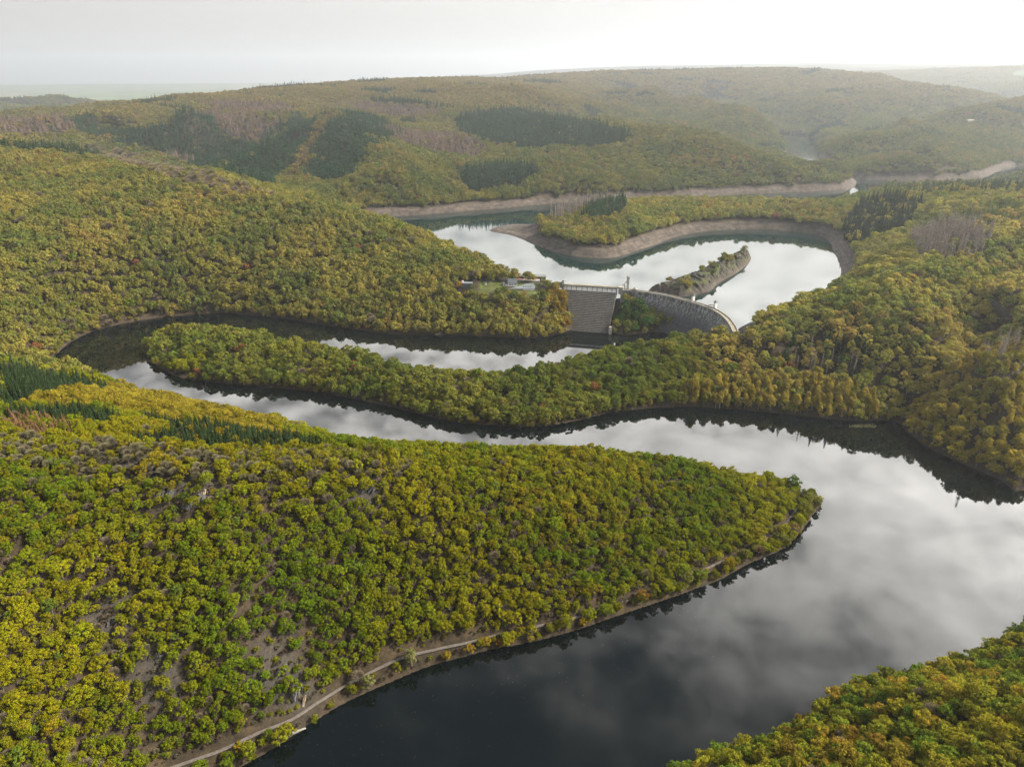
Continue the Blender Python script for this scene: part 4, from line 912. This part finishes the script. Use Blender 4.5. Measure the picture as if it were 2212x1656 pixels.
def sweep(i0, i1, prof, name, mat, parent=dam, closed=True):
    mb = MB(); V = []; k = len(prof)
    for i in range(i0, i1 + 1):
        for off, z in prof: V.append((dc[i][0] + dn[i][0] * off, dc[i][1] + dn[i][1] * off, z))
    F_ = []
    for i in range(i1 - i0):
        for j in range(k if closed else k - 1): F_.append([i * k + j, i * k + (j + 1) % k, (i + 1) * k + (j + 1) % k, (i + 1) * k + j])
    F_.append(list(range(k))[::-1]); F_.append([(i1 - i0) * k + j for j in range(k)])
    mb.add(loc(V), F_); return mb.build(name, mat, parent)
NI = len(dc) - 1
sweep(11, NI, [(3.0, 40.0), (3.3, 36.2), (9.0, 28.0), (17.0, 14.0), (25.0, -4.0), (-6.0, -4.0), (-3.0, 40.0)], 'dam_wall', M_mason)
sweep(11, NI, [(3.9, 33.4), (3.9, 32.6), (7.2, 29.4), (7.0, 31.0)], 'ledge', M_mason)
sweep(11, NI, [(2.2, 40.004), (2.2, 40.02), (-2.2, 40.02), (-2.2, 40.004)], 'crest_road', M_deck)
sweep(11, NI, [(3.2, 40.0), (3.2, 41.1), (2.5, 41.1), (2.5, 40.0)], 'parapet', M_conc)
sweep(11, NI, [(-2.5, 40.0), (-2.5, 41.1), (-3.2, 41.1), (-3.2, 40.0)], 'parapet', M_conc)
# stepped spillway
B0, B1 = np.array(at(1234, 713.5, 0)), np.array(at(1312, 719.5, 0)); NS = 25
mb = MB(); V = []
for s in range(NS + 1):
    for q in (0, 1):
        k = (s + (0 if q == 0 else 0.0)) / NS
        z = 37.0 - 38.5 * (s - 1 + (1 if q else 0)) / NS if s else 37.0
        for j in range(0, 11):
            a = dc[j]; b = B0[:2] * (1 - j / 10) + B1[:2] * (j / 10)
            kk = (k * 0.96 + 0.04) ** 0.95; p = a * (1 - kk) + b * kk
            V.append((p[0], p[1], z))
F_ = [[i * 11 + j, i * 11 + j + 1, (i + 1) * 11 + j + 1, (i + 1) * 11 + j] for i in range(2 * NS + 1) for j in range(10)]
mb.add(loc(V), [f[::-1] for f in F_]); mb.build('spillway', M_step, dam)
sweep(0, 10, [(4.2, 36.9), (2.3, 40.6), (-3.0, 40.6), (-6.0, 8.0), (2.0, 8.0)], 'weir', M_white)
for i in np.linspace(0, 10, 12):
    j = min(int(i), 9); f = i - j; c = dc[j] * (1 - f) + dc[j + 1] * f; n_ = dn[j]
    mb = MB(); a = math.atan2(n_[1], n_[0])
    P = [(c[0] + n_[0] * o + tg[j][0] * t, c[1] + n_[1] * o + tg[j][1] * t, z) for t in (-.45, .45) for o, z in ((4.7, 36.8), (3.0, 42.2), (-3.2, 42.2), (-3.2, 36.8))]
    mb.add(loc(P), [[0, 1, 2, 3], [7, 6, 5, 4], [0, 4, 5, 1], [1, 5, 6, 2], [2, 6, 7, 3], [3, 7, 4, 0]]); mb.build('pier', M_conc, dam)
sweep(0, 11, [(2.4, 42.21), (2.4, 42.9), (-5.0, 42.9), (-5.0, 42.21)], 'bridge_deck', M_deck)
sweep(0, 11, [(2.4, 42.91), (2.4, 43.7), (2.15, 43.7), (2.15, 42.91)], 'railing', M_conc)
# side wall of the chute, pillar at its foot and end walls
mb = MB(); P = []
for s in range(13):
    k = s / 12; a = dc[10] * (1 - k) + B1[:2] * k; z = 38.0 - 38.5 * k
    for dx, dz in ((0.2, -3), (0.2, 1.3), (1.0, 1.3), (1.0, -3)): P.append((a[0] + dx, a[1] - 0.3, z + dz))
mb.add(loc(P), [[i * 4 + j, i * 4 + (j + 1) % 4, (i + 1) * 4 + (j + 1) % 4, (i + 1) * 4 + j] for i in range(12) for j in range(4)] + [[3, 2, 1, 0], [48, 49, 50, 51]]); mb.build('chute_wall', M_step, dam)
mb = MB(); mb.box(loc([(B1[0] + 3.0, B1[1] - 2, 3)])[0], (3.2, 4, 12), 0.1); mb.build('foot_pillar', M_conc, dam)
a = at(1217.5, 613, 42); mb = MB(); mb.box(loc([(a[0] - 1.0, a[1] - 1, 40.5)])[0], (2.6, 3.0, 13), 0.1); mb.box(loc([(a[0] - 1.0, a[1] - 1, 47.5)])[0], (3.2, 3.6, 1.0), 0.1); mb.build('end_pillar', M_conc, dam)
b = at(1202, 611, 42); mb = MB(); mb.box(loc([((a[0] + b[0]) / 2 - 2, (a[1] + b[1]) / 2, 40.5)])[0], (math.hypot(a[0] - b[0], a[1] - b[1]) - 1, 1.2, 8), math.atan2(a[1] - b[1], a[0] - b[0])); mb.build('end_wall', M_conc, dam)
def cyl(mb, c, r0, r1, z0, z1, n=14, m=0): mb.tube([(c[0], c[1], z0), (c[0], c[1], z1)], [r0, r1], n, m)
# round valve tower on the wall's face
c = dc[15] + dn[15] * 4.2; mb = MB(); cyl(mb, c - DB[:2], 2.9, 2.7, 16, 43.0); t = mb.build('valve_tower', M_mason, dam)
mb = MB(); cyl(mb, c - DB[:2], 3.3, 3.3, 42.99, 44.0); cyl(mb, c - DB[:2], 3.0, 0.3, 44.001, 46.4); mb.build('cap', M_conc, t)
# gate block beside the chute
c = dc[11] + dn[11] * 1.0; mb = MB(); mb.box((c[0] - DB[0], c[1] - DB[1], 39.5), (5.5, 7, 9), -0.2); mb.box((c[0] - DB[0], c[1] - DB[1], 44.3), (6.1, 7.6, 0.6), -0.2); mb.build('gate_block', M_conc, dam)
# slender intake tower standing in the water, with a slanting brace
c = dc[13] - dn[13] * 9.0 - tg[13] * 1.0; mb = MB(); mb.box((c[0] - DB[0], c[1] - DB[1], 38), (2.4, 2.4, 30), 0.2); t = mb.build('intake_tower', M_conc, dam)
mb = MB(); mb.box((c[0] - DB[0], c[1] - DB[1], 54.2), (3.6, 3.6, 2.4), 0.2); mb.box((c[0] - DB[0], c[1] - DB[1], 56.0), (3.0, 3.0, 1.2), 0.2, 0, 0.3); mb.build('head', M_conc, t)
q = dc[11] - dn[11] * 4.0; mb = MB(); mb.tube([(c[0] - DB[0], c[1] - DB[1], 51.5), (q[0] - DB[0], q[1] - DB[1], 42.0)], 0.75, 6); r_ = (c * .55 + q * .45); mb.box((r_[0] - DB[0], r_[1] - DB[1], 40), (1.2, 1.2, 11), 0.2); mb.build('brace', M_conc, t)
for i, br in ((25, False), (30, True)):
    c = dc[i] - dn[i] * (5.2 if br else 3.4); mb = MB(); mb.box((c[0] - DB[0], c[1] - DB[1], 37), (2.9, 2.9, 20), 0.5); t = mb.build('gate_tower', M_white, dam)
    mb = MB(); mb.box((c[0] - DB[0], c[1] - DB[1], 47.3), (3.8, 3.8, 0.6), 0.5); mb.box((c[0] - DB[0], c[1] - DB[1], 48.5), (3.4, 3.4, 1.8), 0.5, 0, 0.15); mb.build('cap', M_slate, t)
    if br:
        q = dc[i] - tg[i] * 9 - dn[i] * 2.6; mb = MB(); mb.tube([(c[0] - DB[0], c[1] - DB[1], 43.2), (q[0] - DB[0], q[1] - DB[1], 42.0)], 0.6, 6); mb.build('footbridge', M_conc, t)

# ---------------------------------------------------------------- houses on the dam's left shoulder
def gable(name, label, cat, px, py, z, w, d, h, rise, rz, m_wall, m_roof, windows=(), eave=0.5):
    c = at(px, py, z); g = float(height(c[0], c[1])); o = empty(name, (c[0], c[1], z), rz); tag(o, label, cat)
    mb = MB(); mb.box((0, 0, (h - 6) / 2), (w, d, h + 6)); mb.add([(-w/2, -d/2, h + .001), (w/2, -d/2, h + .001), (w/2, d/2, h + .001), (-w/2, d/2, h + .001), (-w/2, 0, h + rise), (w/2, 0, h + rise)], [[0, 4, 3], [1, 2, 5]]); mb.build('wall', m_wall, o)
    mb = MB(); e = eave; t = 0.25; V = []
    for x in (-w/2 - e, w/2 + e):
        s = rise / (d / 2); V += [(x, -d/2 - e, h - e * s + .05), (x, 0, h + rise + .05), (x, d/2 + e, h - e * s + .05), (x, d/2 + e, h - e * s + .05 + t), (x, 0, h + rise + .05 + t), (x, -d/2 - e, h - e * s + .05 + t)]
    mb.add(V, [[0, 1, 4, 5], [1, 2, 3, 4], [11, 10, 7, 6], [10, 9, 8, 7], [0, 6, 7, 1], [1, 7, 8, 2], [5, 4, 10, 11], [4, 3, 9, 10], [0, 5, 11, 6], [2, 8, 9, 3]]); mb.build('roof', m_roof, o)
    for wx, wz, ww, wh in windows: mb = MB(); mb.box((wx, -d/2 - 0.02, wz), (ww, 0.1, wh)); mb.build('window', M_glass, o)
    return o
gable('house', 'white house with a dark slate roof on the meadow above the long grey hall', 'house', 1107, 615.5, 42.0, 12, 9, 3.6, 4.6, 0.03, M_white, M_slate, [(-3.8, 1.9, 1.3, 1.5), (-2.2, 1.9, 1.3, 1.5), (0.2, 1.5, 1.1, 2.4), (3.0, 1.9, 1.3, 1.5), (4.4, 1.9, 1.0, 1.5)])
gable('annex', 'small white annex left of the white house', 'house', 1092, 617, 41.4, 6.5, 5, 2.8, 1.8, 0.05, M_white, M_slate, [(-1.2, 1.5, 1.2, 1.3)])
# long hall: low sloping sheet roof
c = at(1116, 624, 38.0); o = empty('hall', (c[0], c[1], 38.0), 0.0); tag(o, 'long low hall with a blue-grey sloping sheet roof', 'building')
W_ = 48.0
mb = MB(); mb.box((0, 3, -1.2), (W_ - 1, 15, 6)); mb.build('wall', M_conc, o)
mb = MB(); mb.add([(-W_/2, -6, 1.9), (W_/2, -6, 1.9), (W_/2 - 0.5, 11, 4.4), (-W_/2 + 15, 11, 4.4), (-W_/2, -6, 1.6), (W_/2, -6, 1.6), (W_/2 - 0.5, 11, 4.1), (-W_/2 + 15, 11, 4.1)], [[0, 1, 2, 3], [7, 6, 5, 4], [0, 4, 5, 1], [1, 5, 6, 2], [2, 6, 7, 3], [3, 7, 4, 0]]); rf = mb.build('roof', M_bluegrey, o)
for k in range(4): mb = MB(); mb.box((9 + k * 3.0, 0.4 + 0.5 * (k % 2), 2.95), (1.5, 1.4, 0.5)); mb.build('skylight', M_glass, rf)
mb = MB(); mb.box((15, -5.6, 0.6), (14, 0.3, 1.4)); mb.build('white_fascia', M_white, o)
o = gable('shed', 'grey flat-topped shed at the wood edge left of the meadow', 'shed', 1009, 616, 42.5, 14, 7, 3.4, 0.7, -0.05, M_slate, M_bluegrey, [])
mb = MB(); mb.box((-5.5, -1, 5.0), (2.2, 1.5, 2.6)); mb.build('chimney', M_white, o)
gable('shelter', 'tiny white hut on the meadow between the shed and the hall', 'hut', 1049, 615, 42.0, 2.4, 2.2, 2.6, 0.8, 0.2, M_white, M_slate)
gable('villa', 'brick villa with an orange tiled roof above the trees by the lake', 'house', 1080, 593, 45.0, 14, 10, 4.5, 3.2, 0.25, M_brick, M_tile, [(-4, 2.4, 1.2, 1.5), (0, 2.4, 1.2, 1.5), (4, 2.4, 1.2, 1.5)])
# restaurant: flat wings and a hump-backed hall
c = at(1142, 603.5, 43.0); o = empty('restaurant', (c[0], c[1], 43.0), -0.02); tag(o, 'grey lakeside restaurant with flat wings and a hump-backed roof', 'building')
mb = MB(); mb.box((-15, 6, 0.5), (14, 9, 7)); mb.box((14, 6, 0.0), (18, 9, 6)); mb.build('wall', M_conc, o)
mb = MB(); mb.box((-15, 6, 4.25), (15, 10, 0.45)); mb.box((14, 6, 3.25), (19, 10, 0.45)); mb.build('roof', M_metal, o)
mb = MB(); pr = [(x, 3.0 + 5.4 * math.cos(x / 8.5 * 1.35)) for x in np.linspace(-7.6, 7.6, 13)]; n_ = len(pr)
mb.add([(x - 0.5, 1.5, z) for x, z in pr] + [(x - 0.5, 12, z) for x, z in pr], [[i, i + 1, n_ + i + 1, n_ + i] for i in range(n_ - 1)] + [list(range(n_))[::-1], list(range(n_, 2 * n_)), [0, n_, 2 * n_ - 1, n_ - 1]]); mb.build('hump_hall', M_bluegrey, o)
mb = MB(); mb.box((0, 1.4, 1.9), (44, 0.2, 2.2)); mb.build('window_band', M_glass, o)
mb = MB(); mb.box((0, -3.5, -1.6), (46, 9, 4)); mb.build('terrace', M_conc, o)
prs = empty('parasol', (0, 0, 0)); mb = MB(); mb.tube([(0, 0, 0), (0, 0, 2.6)], 0.06, 6); PO = mb.build('pole', M_metal, prs)
mb = MB(); mb.tube([(0, 0, 2.3), (0, 0, 3.0)], [1.6, 0.05], 8); CA = [mb.build('canopy', M_red, prs)]; CA2 = CA[0].copy(); CA2.data = CA[0].data.copy(); CA2.data.materials[0] = M_cream
for k in range(18):
    o = prs if k == 0 else prs.copy()
    if k: C.objects.link(o); p = PO.copy(); C.objects.link(p); p.parent = o
    pale = k % 4 == 3
    if k: q = (CA2 if pale else CA[0]).copy(); C.objects.link(q); q.parent = o
    a = at(1120 + (k % 9) * 4.4 + (k // 9) * 1.8, 605.5 + (k // 9) * 1.7, 43.4); o.location = (a[0], a[1], 43.4)
    tag(o, '%s parasol among others on the restaurant terrace' % ('pale pink' if pale else 'red'), 'parasol', 'parasols on the restaurant terrace')
bpy.data.objects.remove(CA2)

# ---------------------------------------------------------------- tracks
def ribbon(name, P, w, mat, label, lift=0.25):
    P = np.asarray(P); T = np.gradient(P[:, :2], axis=0); T /= np.linalg.norm(T, axis=1)[:, None]; nn = np.stack([-T[:, 1], T[:, 0]], -1); V = []; K = (-1, -.5, 0, .5, 1)
    for i in range(len(P)):
        e = [P[i, :2] + nn[i] * w / 2 * k for k in K]; z = max(float(height(a[0], a[1])) for a in e) + lift
        for k, a in zip(K, e): V.append((a[0], a[1], z + (0.04 if k == 0 else 0) - (0.6 if abs(k) == 1 else 0)))
    n_ = len(K); F_ = [[i * n_ + j, i * n_ + j + 1, (i + 1) * n_ + j + 1, (i + 1) * n_ + j] for i in range(len(P) - 1) for j in range(n_ - 1)]
    me = mesh_np(name, V, [f[::-1] for f in F_], [mat]); o = link(bpy.data.objects.new(name, me)); tag(o, label, 'path', kind='structure'); return o
M_gravel = simple_mat('gravel', (0.085, 0.075, 0.068), 0.95, 0.3, 0.8)
ribbon('path', PATH, 1.9, M_gravel, 'pale gravel track following the headland shore')
ribbon('path', catmull([ground_at(x, y, 0)[:2] for x, y in ((1012, 630), (1035, 636), (1060, 642), (1085, 646), (1110, 651), (1140, 657), (1158, 662))], 4), 2.2, M_wood, 'brown footpath crossing the meadow slope below the hall')

# ---------------------------------------------------------------- rocks
M_rock = None
def rock_mat():
    m, N, L = new_mat('slate_rock'); out = N('ShaderNodeOutputMaterial'); b = N('ShaderNodeBsdfPrincipled'); b.inputs['Roughness'].default_value = 0.85
    tc = N('ShaderNodeTexCoord'); mp = N('ShaderNodeMapping'); mp.inputs['Rotation'].default_value = (0.6, 0.3, 0.5); mp.inputs['Scale'].default_value = (1, 0.25, 0.6); L(tc.outputs['Object'], mp.inputs[0])
    n = N('ShaderNodeTexNoise'); n.inputs['Scale'].default_value = 1.6; n.inputs['Detail'].default_value = 9; n.inputs['Roughness'].default_value = 0.75; L(mp.outputs[0], n.inputs['Vector'])
    r = N('ShaderNodeValToRGB'); e = r.color_ramp.elements; e[0].position = 0.35; e[0].color = (0.02, 0.02, 0.022, 1); e[1].position = 0.72; e[1].color = (0.21, 0.20, 0.18, 1); x = e.new(0.55); x.color = (0.075, 0.074, 0.074, 1)
    L(n.outputs[0], r.inputs[0]); L(r.outputs[0], b.inputs['Base Color']); L(b.outputs[0], out.inputs['Surface']); return m
M_rock = rock_mat(); M_pale = simple_mat('pale_slab', (0.34, 0.28, 0.20), 0.85, 0.3, 0.8)
def rock(seed, c, size, rz, tilt, mat, label, name='rock_outcrop'):
    """a rib of broken slabs: several split blocks standing on edge, grown together in one mesh"""
    r = random.Random(seed); mb = MB(); o = empty(name, c, rz); tag(o, label, 'rock')
    for k in range(16):
        t = r.uniform(-.5, .5); w = r.uniform(.06, .2) * size[0]; d = r.uniform(.25, .7) * size[1]; h = size[2] * r.uniform(.45, 1.0) * (1 - abs(t) * 0.9)
        cx, cy_ = t * size[0], r.uniform(-.3, .3) * size[1]; V = []
        for dz in (-1.2, 1):
            for dx, dy in ((-1, -1), (1, -1), (1, 1), (-1, 1)):
                V.append((cx + dx * w / 2 * r.uniform(.6, 1.2) + dz * h * math.tan(tilt) * .5, cy_ + dy * d / 2 * r.uniform(.6, 1.2) * (1 if dz < 0 else .7), dz * h / 2 * r.uniform(.75, 1.2) + h * .25))
        mb.add(V, [[0, 3, 2, 1], [4, 5, 6, 7], [0, 1, 5, 4], [1, 2, 6, 5], [2, 3, 7, 6], [3, 0, 4, 7]])
    b = mb.build('slabs', mat, o); return o
for k, (px_, py_, sz, rz, mt, lab) in enumerate([
    (300, 1016, (15, 4, 2.4), 0.15, 'r', 'dark flat rock ledge along the headland crest'), (225, 1008, (10, 3, 1.8), 0.1, 'r', 'small dark ledge left of the long crest ledge'),
    (352, 1075, (10, 7, 5), 0.5, 'r', 'broken dark crag between yellow oaks below the crest'), (425, 1085, (12, 7, 6), 0.9, 'r', 'slanting slate slabs below the headland crest'),
    (442, 1068, (3, 2, 4), 0.9, 'p', 'pale streak of bare stone on the slanting slabs'), (795, 1062, (9, 5, 5), 0.2, 'r', 'grey crag among bare trees on the right part of the crest'),
    (604, 1458, (10, 5, 4), 0.4, 'r', 'grey shattered crag above the shore track'), (560, 1478, (5, 4, 3.5), 0.9, 'r', 'smaller grey crag left of the one above the track'),
    (640, 1500, (6, 5, 5), 1.2, 'r', 'dark rock face just above the track'), (658, 1522, (1.8, 1.4, 6), 1.1, 'p', 'tall pale slab leaning beside the track'),
    (250, 1340, (7, 5, 3), 0.6, 'r', 'grey scree rocks in the middle of the oak slope'), (335, 1420, (6, 4, 2.5), 0.2, 'r', 'low grey rocks in a gap low on the oak slope')]):
    rock(300 + k, ground_at(px_, py_, 0), sz, rz, 0.5, M_rock if mt == 'r' else M_pale, lab)
# ---------------------------------------------------------------- trees that stand alone
def lone(px, py, kd, w, col, label, hs=1.0, var=0):
    c = ground_at(px, py, 0); cr, tr = KIND[kd][var % len(KIND[kd])]; base = {'oak': 7.6, 'bare': 7.2, 'birch': 4.6, 'spruce': 5.0}[kd]; s = w / base
    o = empty(KN[kd][0] if kd != 'oak' else 'shore_tree', c, px * 0.7); o.scale = (s, s, s * hs)
    for part, m_ in (('crown', cr), ('trunk', tr)): q = bpy.data.objects.new(part, m_); q['tint'] = list(col); link(q, o)
    tag(o, label, 'tree')
YG, GO, OL, GR_, RU, PA = (0.17, 0.175, 0.010), (0.24, 0.18, 0.014), (0.12, 0.125, 0.022), (0.075, 0.125, 0.012), (0.20, 0.115, 0.022), (0.17, 0.175, 0.06)
for k, a in enumerate([(605, 1618, 'oak', 10, YG, 'large round yellow-green tree between the track and the water', 1.0), (622, 1600, 'oak', 9, (0.20, 0.20, 0.012), 'bright yellow tree leaning on the large round one by the water', 1.05),
    (568, 1612, 'oak', 4.6, YG, 'small yellow bush left of the large round shore tree', .8), (524, 1630, 'oak', 6.5, GO, 'golden bush hanging over the track at the lower left', .85), (682, 1565, 'oak', 5.2, (0.14, 0.16, 0.012), 'dense round bush alone below the track', .9),
    (797, 1492, 'oak', 8.2, PA, 'pale olive willow between the track bend and the water', 1.05), (775, 1478, 'bare', 8.0, (0.17, 0.14, 0.10), 'bare grey tree beside the pale willow at the track bend', 1.0), (890, 1440, 'birch', 6.0, PA, 'slim pale green willow beyond the track bend', .8),
    (965, 1428, 'oak', 7.0, GO, 'golden bush on the bank right of the slim willow', .85), (1015, 1412, 'oak', 6.5, (0.22, 0.16, 0.02), 'low ochre bush next to the golden bank bush', .75), (1050, 1395, 'oak', 6, GO, 'golden shrub where the track meets the trees', .85),
    (1080, 1396, 'oak', 6.5, RU, 'rusty shrub at the end of the open bank', .8), (1186, 1372, 'oak', 6, YG, 'small yellow-green shore tree before the pair', .9), (1220, 1362, 'oak', 9.5, YG, 'big yellow-green tree of the shoreline pair', .95), (1310, 1335, 'oak', 9, (0.14, 0.17, 0.012), 'round green tree standing out over the water', .9), (1262, 1352, 'oak', 6, GO, 'golden tree between the two big shore trees', .9),
    (1385, 1305, 'oak', 10, RU, 'wide orange-brown shore tree on the headland', .9), (1438, 1284, 'oak', 9, YG, 'yellow-green shore tree right of the orange one', .9), (1482, 1262, 'oak', 8.5, OL, 'olive tree overhanging the shore past midway', .95), (1512, 1254, 'oak', 9, (0.13, 0.16, 0.02), 'fresh green shore tree towards the headland tip', .9),
    (1573, 1232, 'oak', 9, GO, 'golden-green shore tree before the brown one', .9), (1607, 1212, 'oak', 8.5, OL, 'rounded olive shore tree beside the brown one', .9), (1638, 1205, 'bare', 9, (0.19, 0.135, 0.07), 'half bare brown shore tree near the tip', .9), (1686, 1178, 'oak', 10, OL, 'broad olive tree at the shore near the tip', .85), (1712, 1150, 'oak', 9, (0.19, 0.14, 0.05), 'tan leafed tree at the shore near the tip', .85),
    (1732, 1112, 'oak', 10, OL, 'green tree crowding the headland tip', .95), (1712, 1060, 'oak', 10, (0.07, 0.11, 0.02), 'dark green tree standing highest at the headland tip', 1.1), (1745, 1085, 'bare', 6.5, (0.20, 0.16, 0.12), 'bare pale bush on the headland tip', .8), (1764, 1082, 'oak', 3.5, (0.05, 0.075, 0.02), 'dark little bush on the rock at the very tip', .8),
    (1905, 1490, 'oak', 11, (0.11, 0.135, 0.016), 'large rounded green tree rising from the corner hill', 1.15), (1738, 1592, 'oak', 6.5, (0.25, 0.15, 0.012), 'small orange domed tree at the corner hill edge', .9), (1825, 1585, 'bare', 6, (0.16, 0.11, 0.07), 'bare brown tree at the corner hill edge', 1.0), (1660, 1612, 'oak', 6.5, (0.15, 0.18, 0.05), 'pale green open tree at the corner hill edge', 1.0),
    (2185, 1415, 'oak', 9, (0.06, 0.085, 0.02), 'dark green tree at the right edge on the corner hill', 1.2),
    (1098, 640, 'oak', 7.5, GO, 'golden bush on the meadow slope below the hall', .8), (1133, 645, 'oak', 9, (0.22, 0.14, 0.03), 'orange bush right of the golden one on the meadow slope', .85), (1053, 607, 'oak', 9, (0.15, 0.14, 0.04), 'round yellowish tree on the lawn beside the white hut', 1.0), (1020, 632, 'oak', 9, (0.09, 0.13, 0.04), 'round green tree in front of the grey shed', .9),
    (993, 628, 'oak', 8.5, (0.30, 0.17, 0.015), 'bright orange tree left of the grey shed', 1.2), (1168, 604, 'oak', 9.5, (0.17, 0.125, 0.05), 'brown tree between the restaurant and the dam', 1.1), (1110, 664, 'oak', 7, (0.17, 0.20, 0.03), 'lime green tree alone below the footpath', .9), (1195, 600, 'oak', 9.5, (0.15, 0.125, 0.06), 'thin greyish tree beside the dam end wall', 1.1)]):
    lone(a[0], a[1], a[2], a[3], a[4], a[5], a[6], k)
# ---------------------------------------------------------------- small things in and by the water
mb = MB(); o = empty('fallen_tree', at(1808, 1510, 0)); tag(o, 'bare branches of a drowned tree poking out of the dark water', 'branch')
mb.tube([(-4, -1, -.6), (0, 0, .5), (5, 1.6, 1.2)], [.22, .18, .08], 6)
for k in range(9): x = -2 + k * .8; mb.tube([(x, x * .25, .5), (x + .5, x * .25 - 1.4 * (1 if k % 2 else -1), 1.2 + .3 * (k % 3))], [.09, .03], 5)
mb.build('branches', M_bark, o)
for px_, lab in ((1850, 'left of two low weed clumps in the water off the right shore'), (1878, 'right of two low weed clumps in the water off the right shore')):
    c = at(px_, 921, 0); r = np.random.default_rng(int(px_)); P = np.column_stack([r.normal(0, 3.4, 260), r.normal(0, 1.5, 260), r.uniform(0, .9, 260)])
    v, f = cards(P, np.tile([0, 0, 1.0], (260, 1)), 0.9, r); me = mesh_np('weed_clump', v, f, [M_leaf]); leaf_attr(me, len(f), np.tile([0.5, 1.0], (len(f), 1)))
    o = link(bpy.data.objects.new('weed_clump', me)); o.location = c; o['tint'] = [0.13, 0.13, 0.07]; tag(o, lab, 'plant')
a, b = ground_at(632, 1588, 0), ground_at(668, 1572, 0); mb = MB(); mb.tube([(a[0], a[1], a[2] + .15), (b[0], b[1], b[2] + .15)], [.7, .7], 4); o = mb.build('slipway', M_conc); tag(o, 'pale stone edging of an old landing beside the large shore tree', 'slipway')
a = ground_at(509, 1505, 0); mb = MB(); mb.tube([(a[0] - 3.5, a[1] - .8, a[2] + .4), (a[0] + 3.5, a[1] + 1.2, a[2] + 2.2)], [.22, .12], 6); o = mb.build('fallen_log', M_barkgrey); tag(o, 'bleached fallen trunk lying on the scree left of the crags', 'log')
r = np.random.default_rng(5); n_ = 1500; ns = np.array(near_shore); k = r.integers(0, 12, n_); f = r.random(n_)[:, None]; base = ns[k] * (1 - f) + ns[k + 1] * f
off = np.abs(r.normal(0, 26, n_)) + 2.0; dirn = np.array([0.62, -0.78]); P = base + dirn * off[:, None] + r.normal(0, 3, (n_, 2))
bl = [at(x, y, 0)[:2] for x, y in ((1250, 735), (1275, 729), (1300, 728), (1225, 738), (1330, 732), (1262, 727))]; Q = np.array(bl)[r.integers(0, 6, 420)] + r.normal(0, 1, (420, 2)) * [6.5, 3.5]
P = np.vstack([P[:260], Q]); P = P[(sample(dl, P[:, 0], P[:, 1]) > 1.0)]
v, f = cards(np.column_stack([P, np.full(len(P), 0.03)]), np.tile([0, 0, 1.0], (len(P), 1)), 0.34, r, 0.0); me = mesh_np('floating_leaves', v, f, [simple_mat('wet_leaf', (0.11, 0.08, 0.03), 0.6, 0.4, 0.3)])
o = link(bpy.data.objects.new('floating_leaves', me)); tag(o, 'fallen leaves drifting on the lake below the headland and the dam', 'leaves', kind='stuff')
# ---------------------------------------------------------------- far things
c = at_r(2209, 214, 4700); z = float(height(c[0], c[1])); o = empty('stone_tower', (c[0], c[1], z), 0.3); tag(o, 'dark square stone tower on the hill at the right edge', 'tower')
mb = MB(); mb.box((0, 0, 20), (15, 15, 52)); mb.build('wall', M_mason, o); mb = MB(); mb.box((0, 0, 48.5), (16.5, 16.5, 5), 0, 0, 0.55); mb.build('roof', M_slate, o)
mb = MB(); mb.box((-12, -12, 4), (10, 8, 12)); mb.build('porch', M_white, o)
vm = MB(); vm.box((0, 0, 0), (15, 10, 14)); vw = vm.build('wall', M_white); vm = MB(); vm.add([(-8, -6, 7.01), (8, -6, 7.01), (8, 6, 7.01), (-8, 6, 7.01), (-8, 0, 13), (8, 0, 13)], [[0, 1, 5, 4], [2, 3, 4, 5], [0, 4, 3], [1, 2, 5], [3, 2, 1, 0]]); vr = vm.build('roof', M_slate)
for k in range(14):
    px_, py_ = 2140 + (k * 37) % 44, 206 + (k * 17) % 12
    g = at_r(px_, py_, 6600); o = empty('village_house', (g[0], g[1], float(height(g[0], g[1])) + 4), k * 0.8)
    for q in (vw, vr):
        if k: q = q.copy(); C.objects.link(q)
        q.parent = o
    tag(o, 'tiny white village house on the hazy slope by the tower', 'house', 'village houses on the hazy slope')
g = ground_at(2092, 265, 4); o = empty('farm_building', g, 0.2); tag(o, 'pale long roofed farm building in a clearing on the right hill', 'building')
mb = MB(); mb.box((0, 0, 3), (34, 12, 12)); mb.build('wall', M_conc, o); mb = MB(); mb.add([(-18, -7, 9.01), (18, -7, 9.01), (18, 7, 9.01), (-18, 7, 9.01), (-18, 0, 13), (18, 0, 13)], [[0, 1, 5, 4], [2, 3, 4, 5], [0, 4, 3], [1, 2, 5], [3, 2, 1, 0]]); mb.build('roof', M_conc, o)
for px_, lab in ((1738, 'left of two faint wind turbines on the hazy horizon'), (1754, 'right of two faint wind turbines on the hazy horizon')):
    g = at_r(px_, 140, 14500); z = float(height(g[0], g[1])); o = empty('wind_turbine', (g[0], g[1], z)); tag(o, lab, 'turbine')
    mb = MB(); mb.tube([(0, 0, -20), (0, 0, 100)], [4, 2.4], 8); mb.build('mast', M_white, o); mb = MB(); mb.box((0, 0, 101.5), (5, 12, 4.6)); nc = mb.build('nacelle', M_white, o)
    for q in range(3): a = q * 2.094 + 0.4 + px_; mb = MB(); mb.tube([(math.sin(a) * 2, -7, 101.5 + math.cos(a) * 2), (math.sin(a) * 22, -7, 101.5 + math.cos(a) * 22), (math.sin(a) * 46, -7, 101.5 + math.cos(a) * 46)], [1.2, 2.4, 0.4], 5); mb.build('blade', M_white, o)
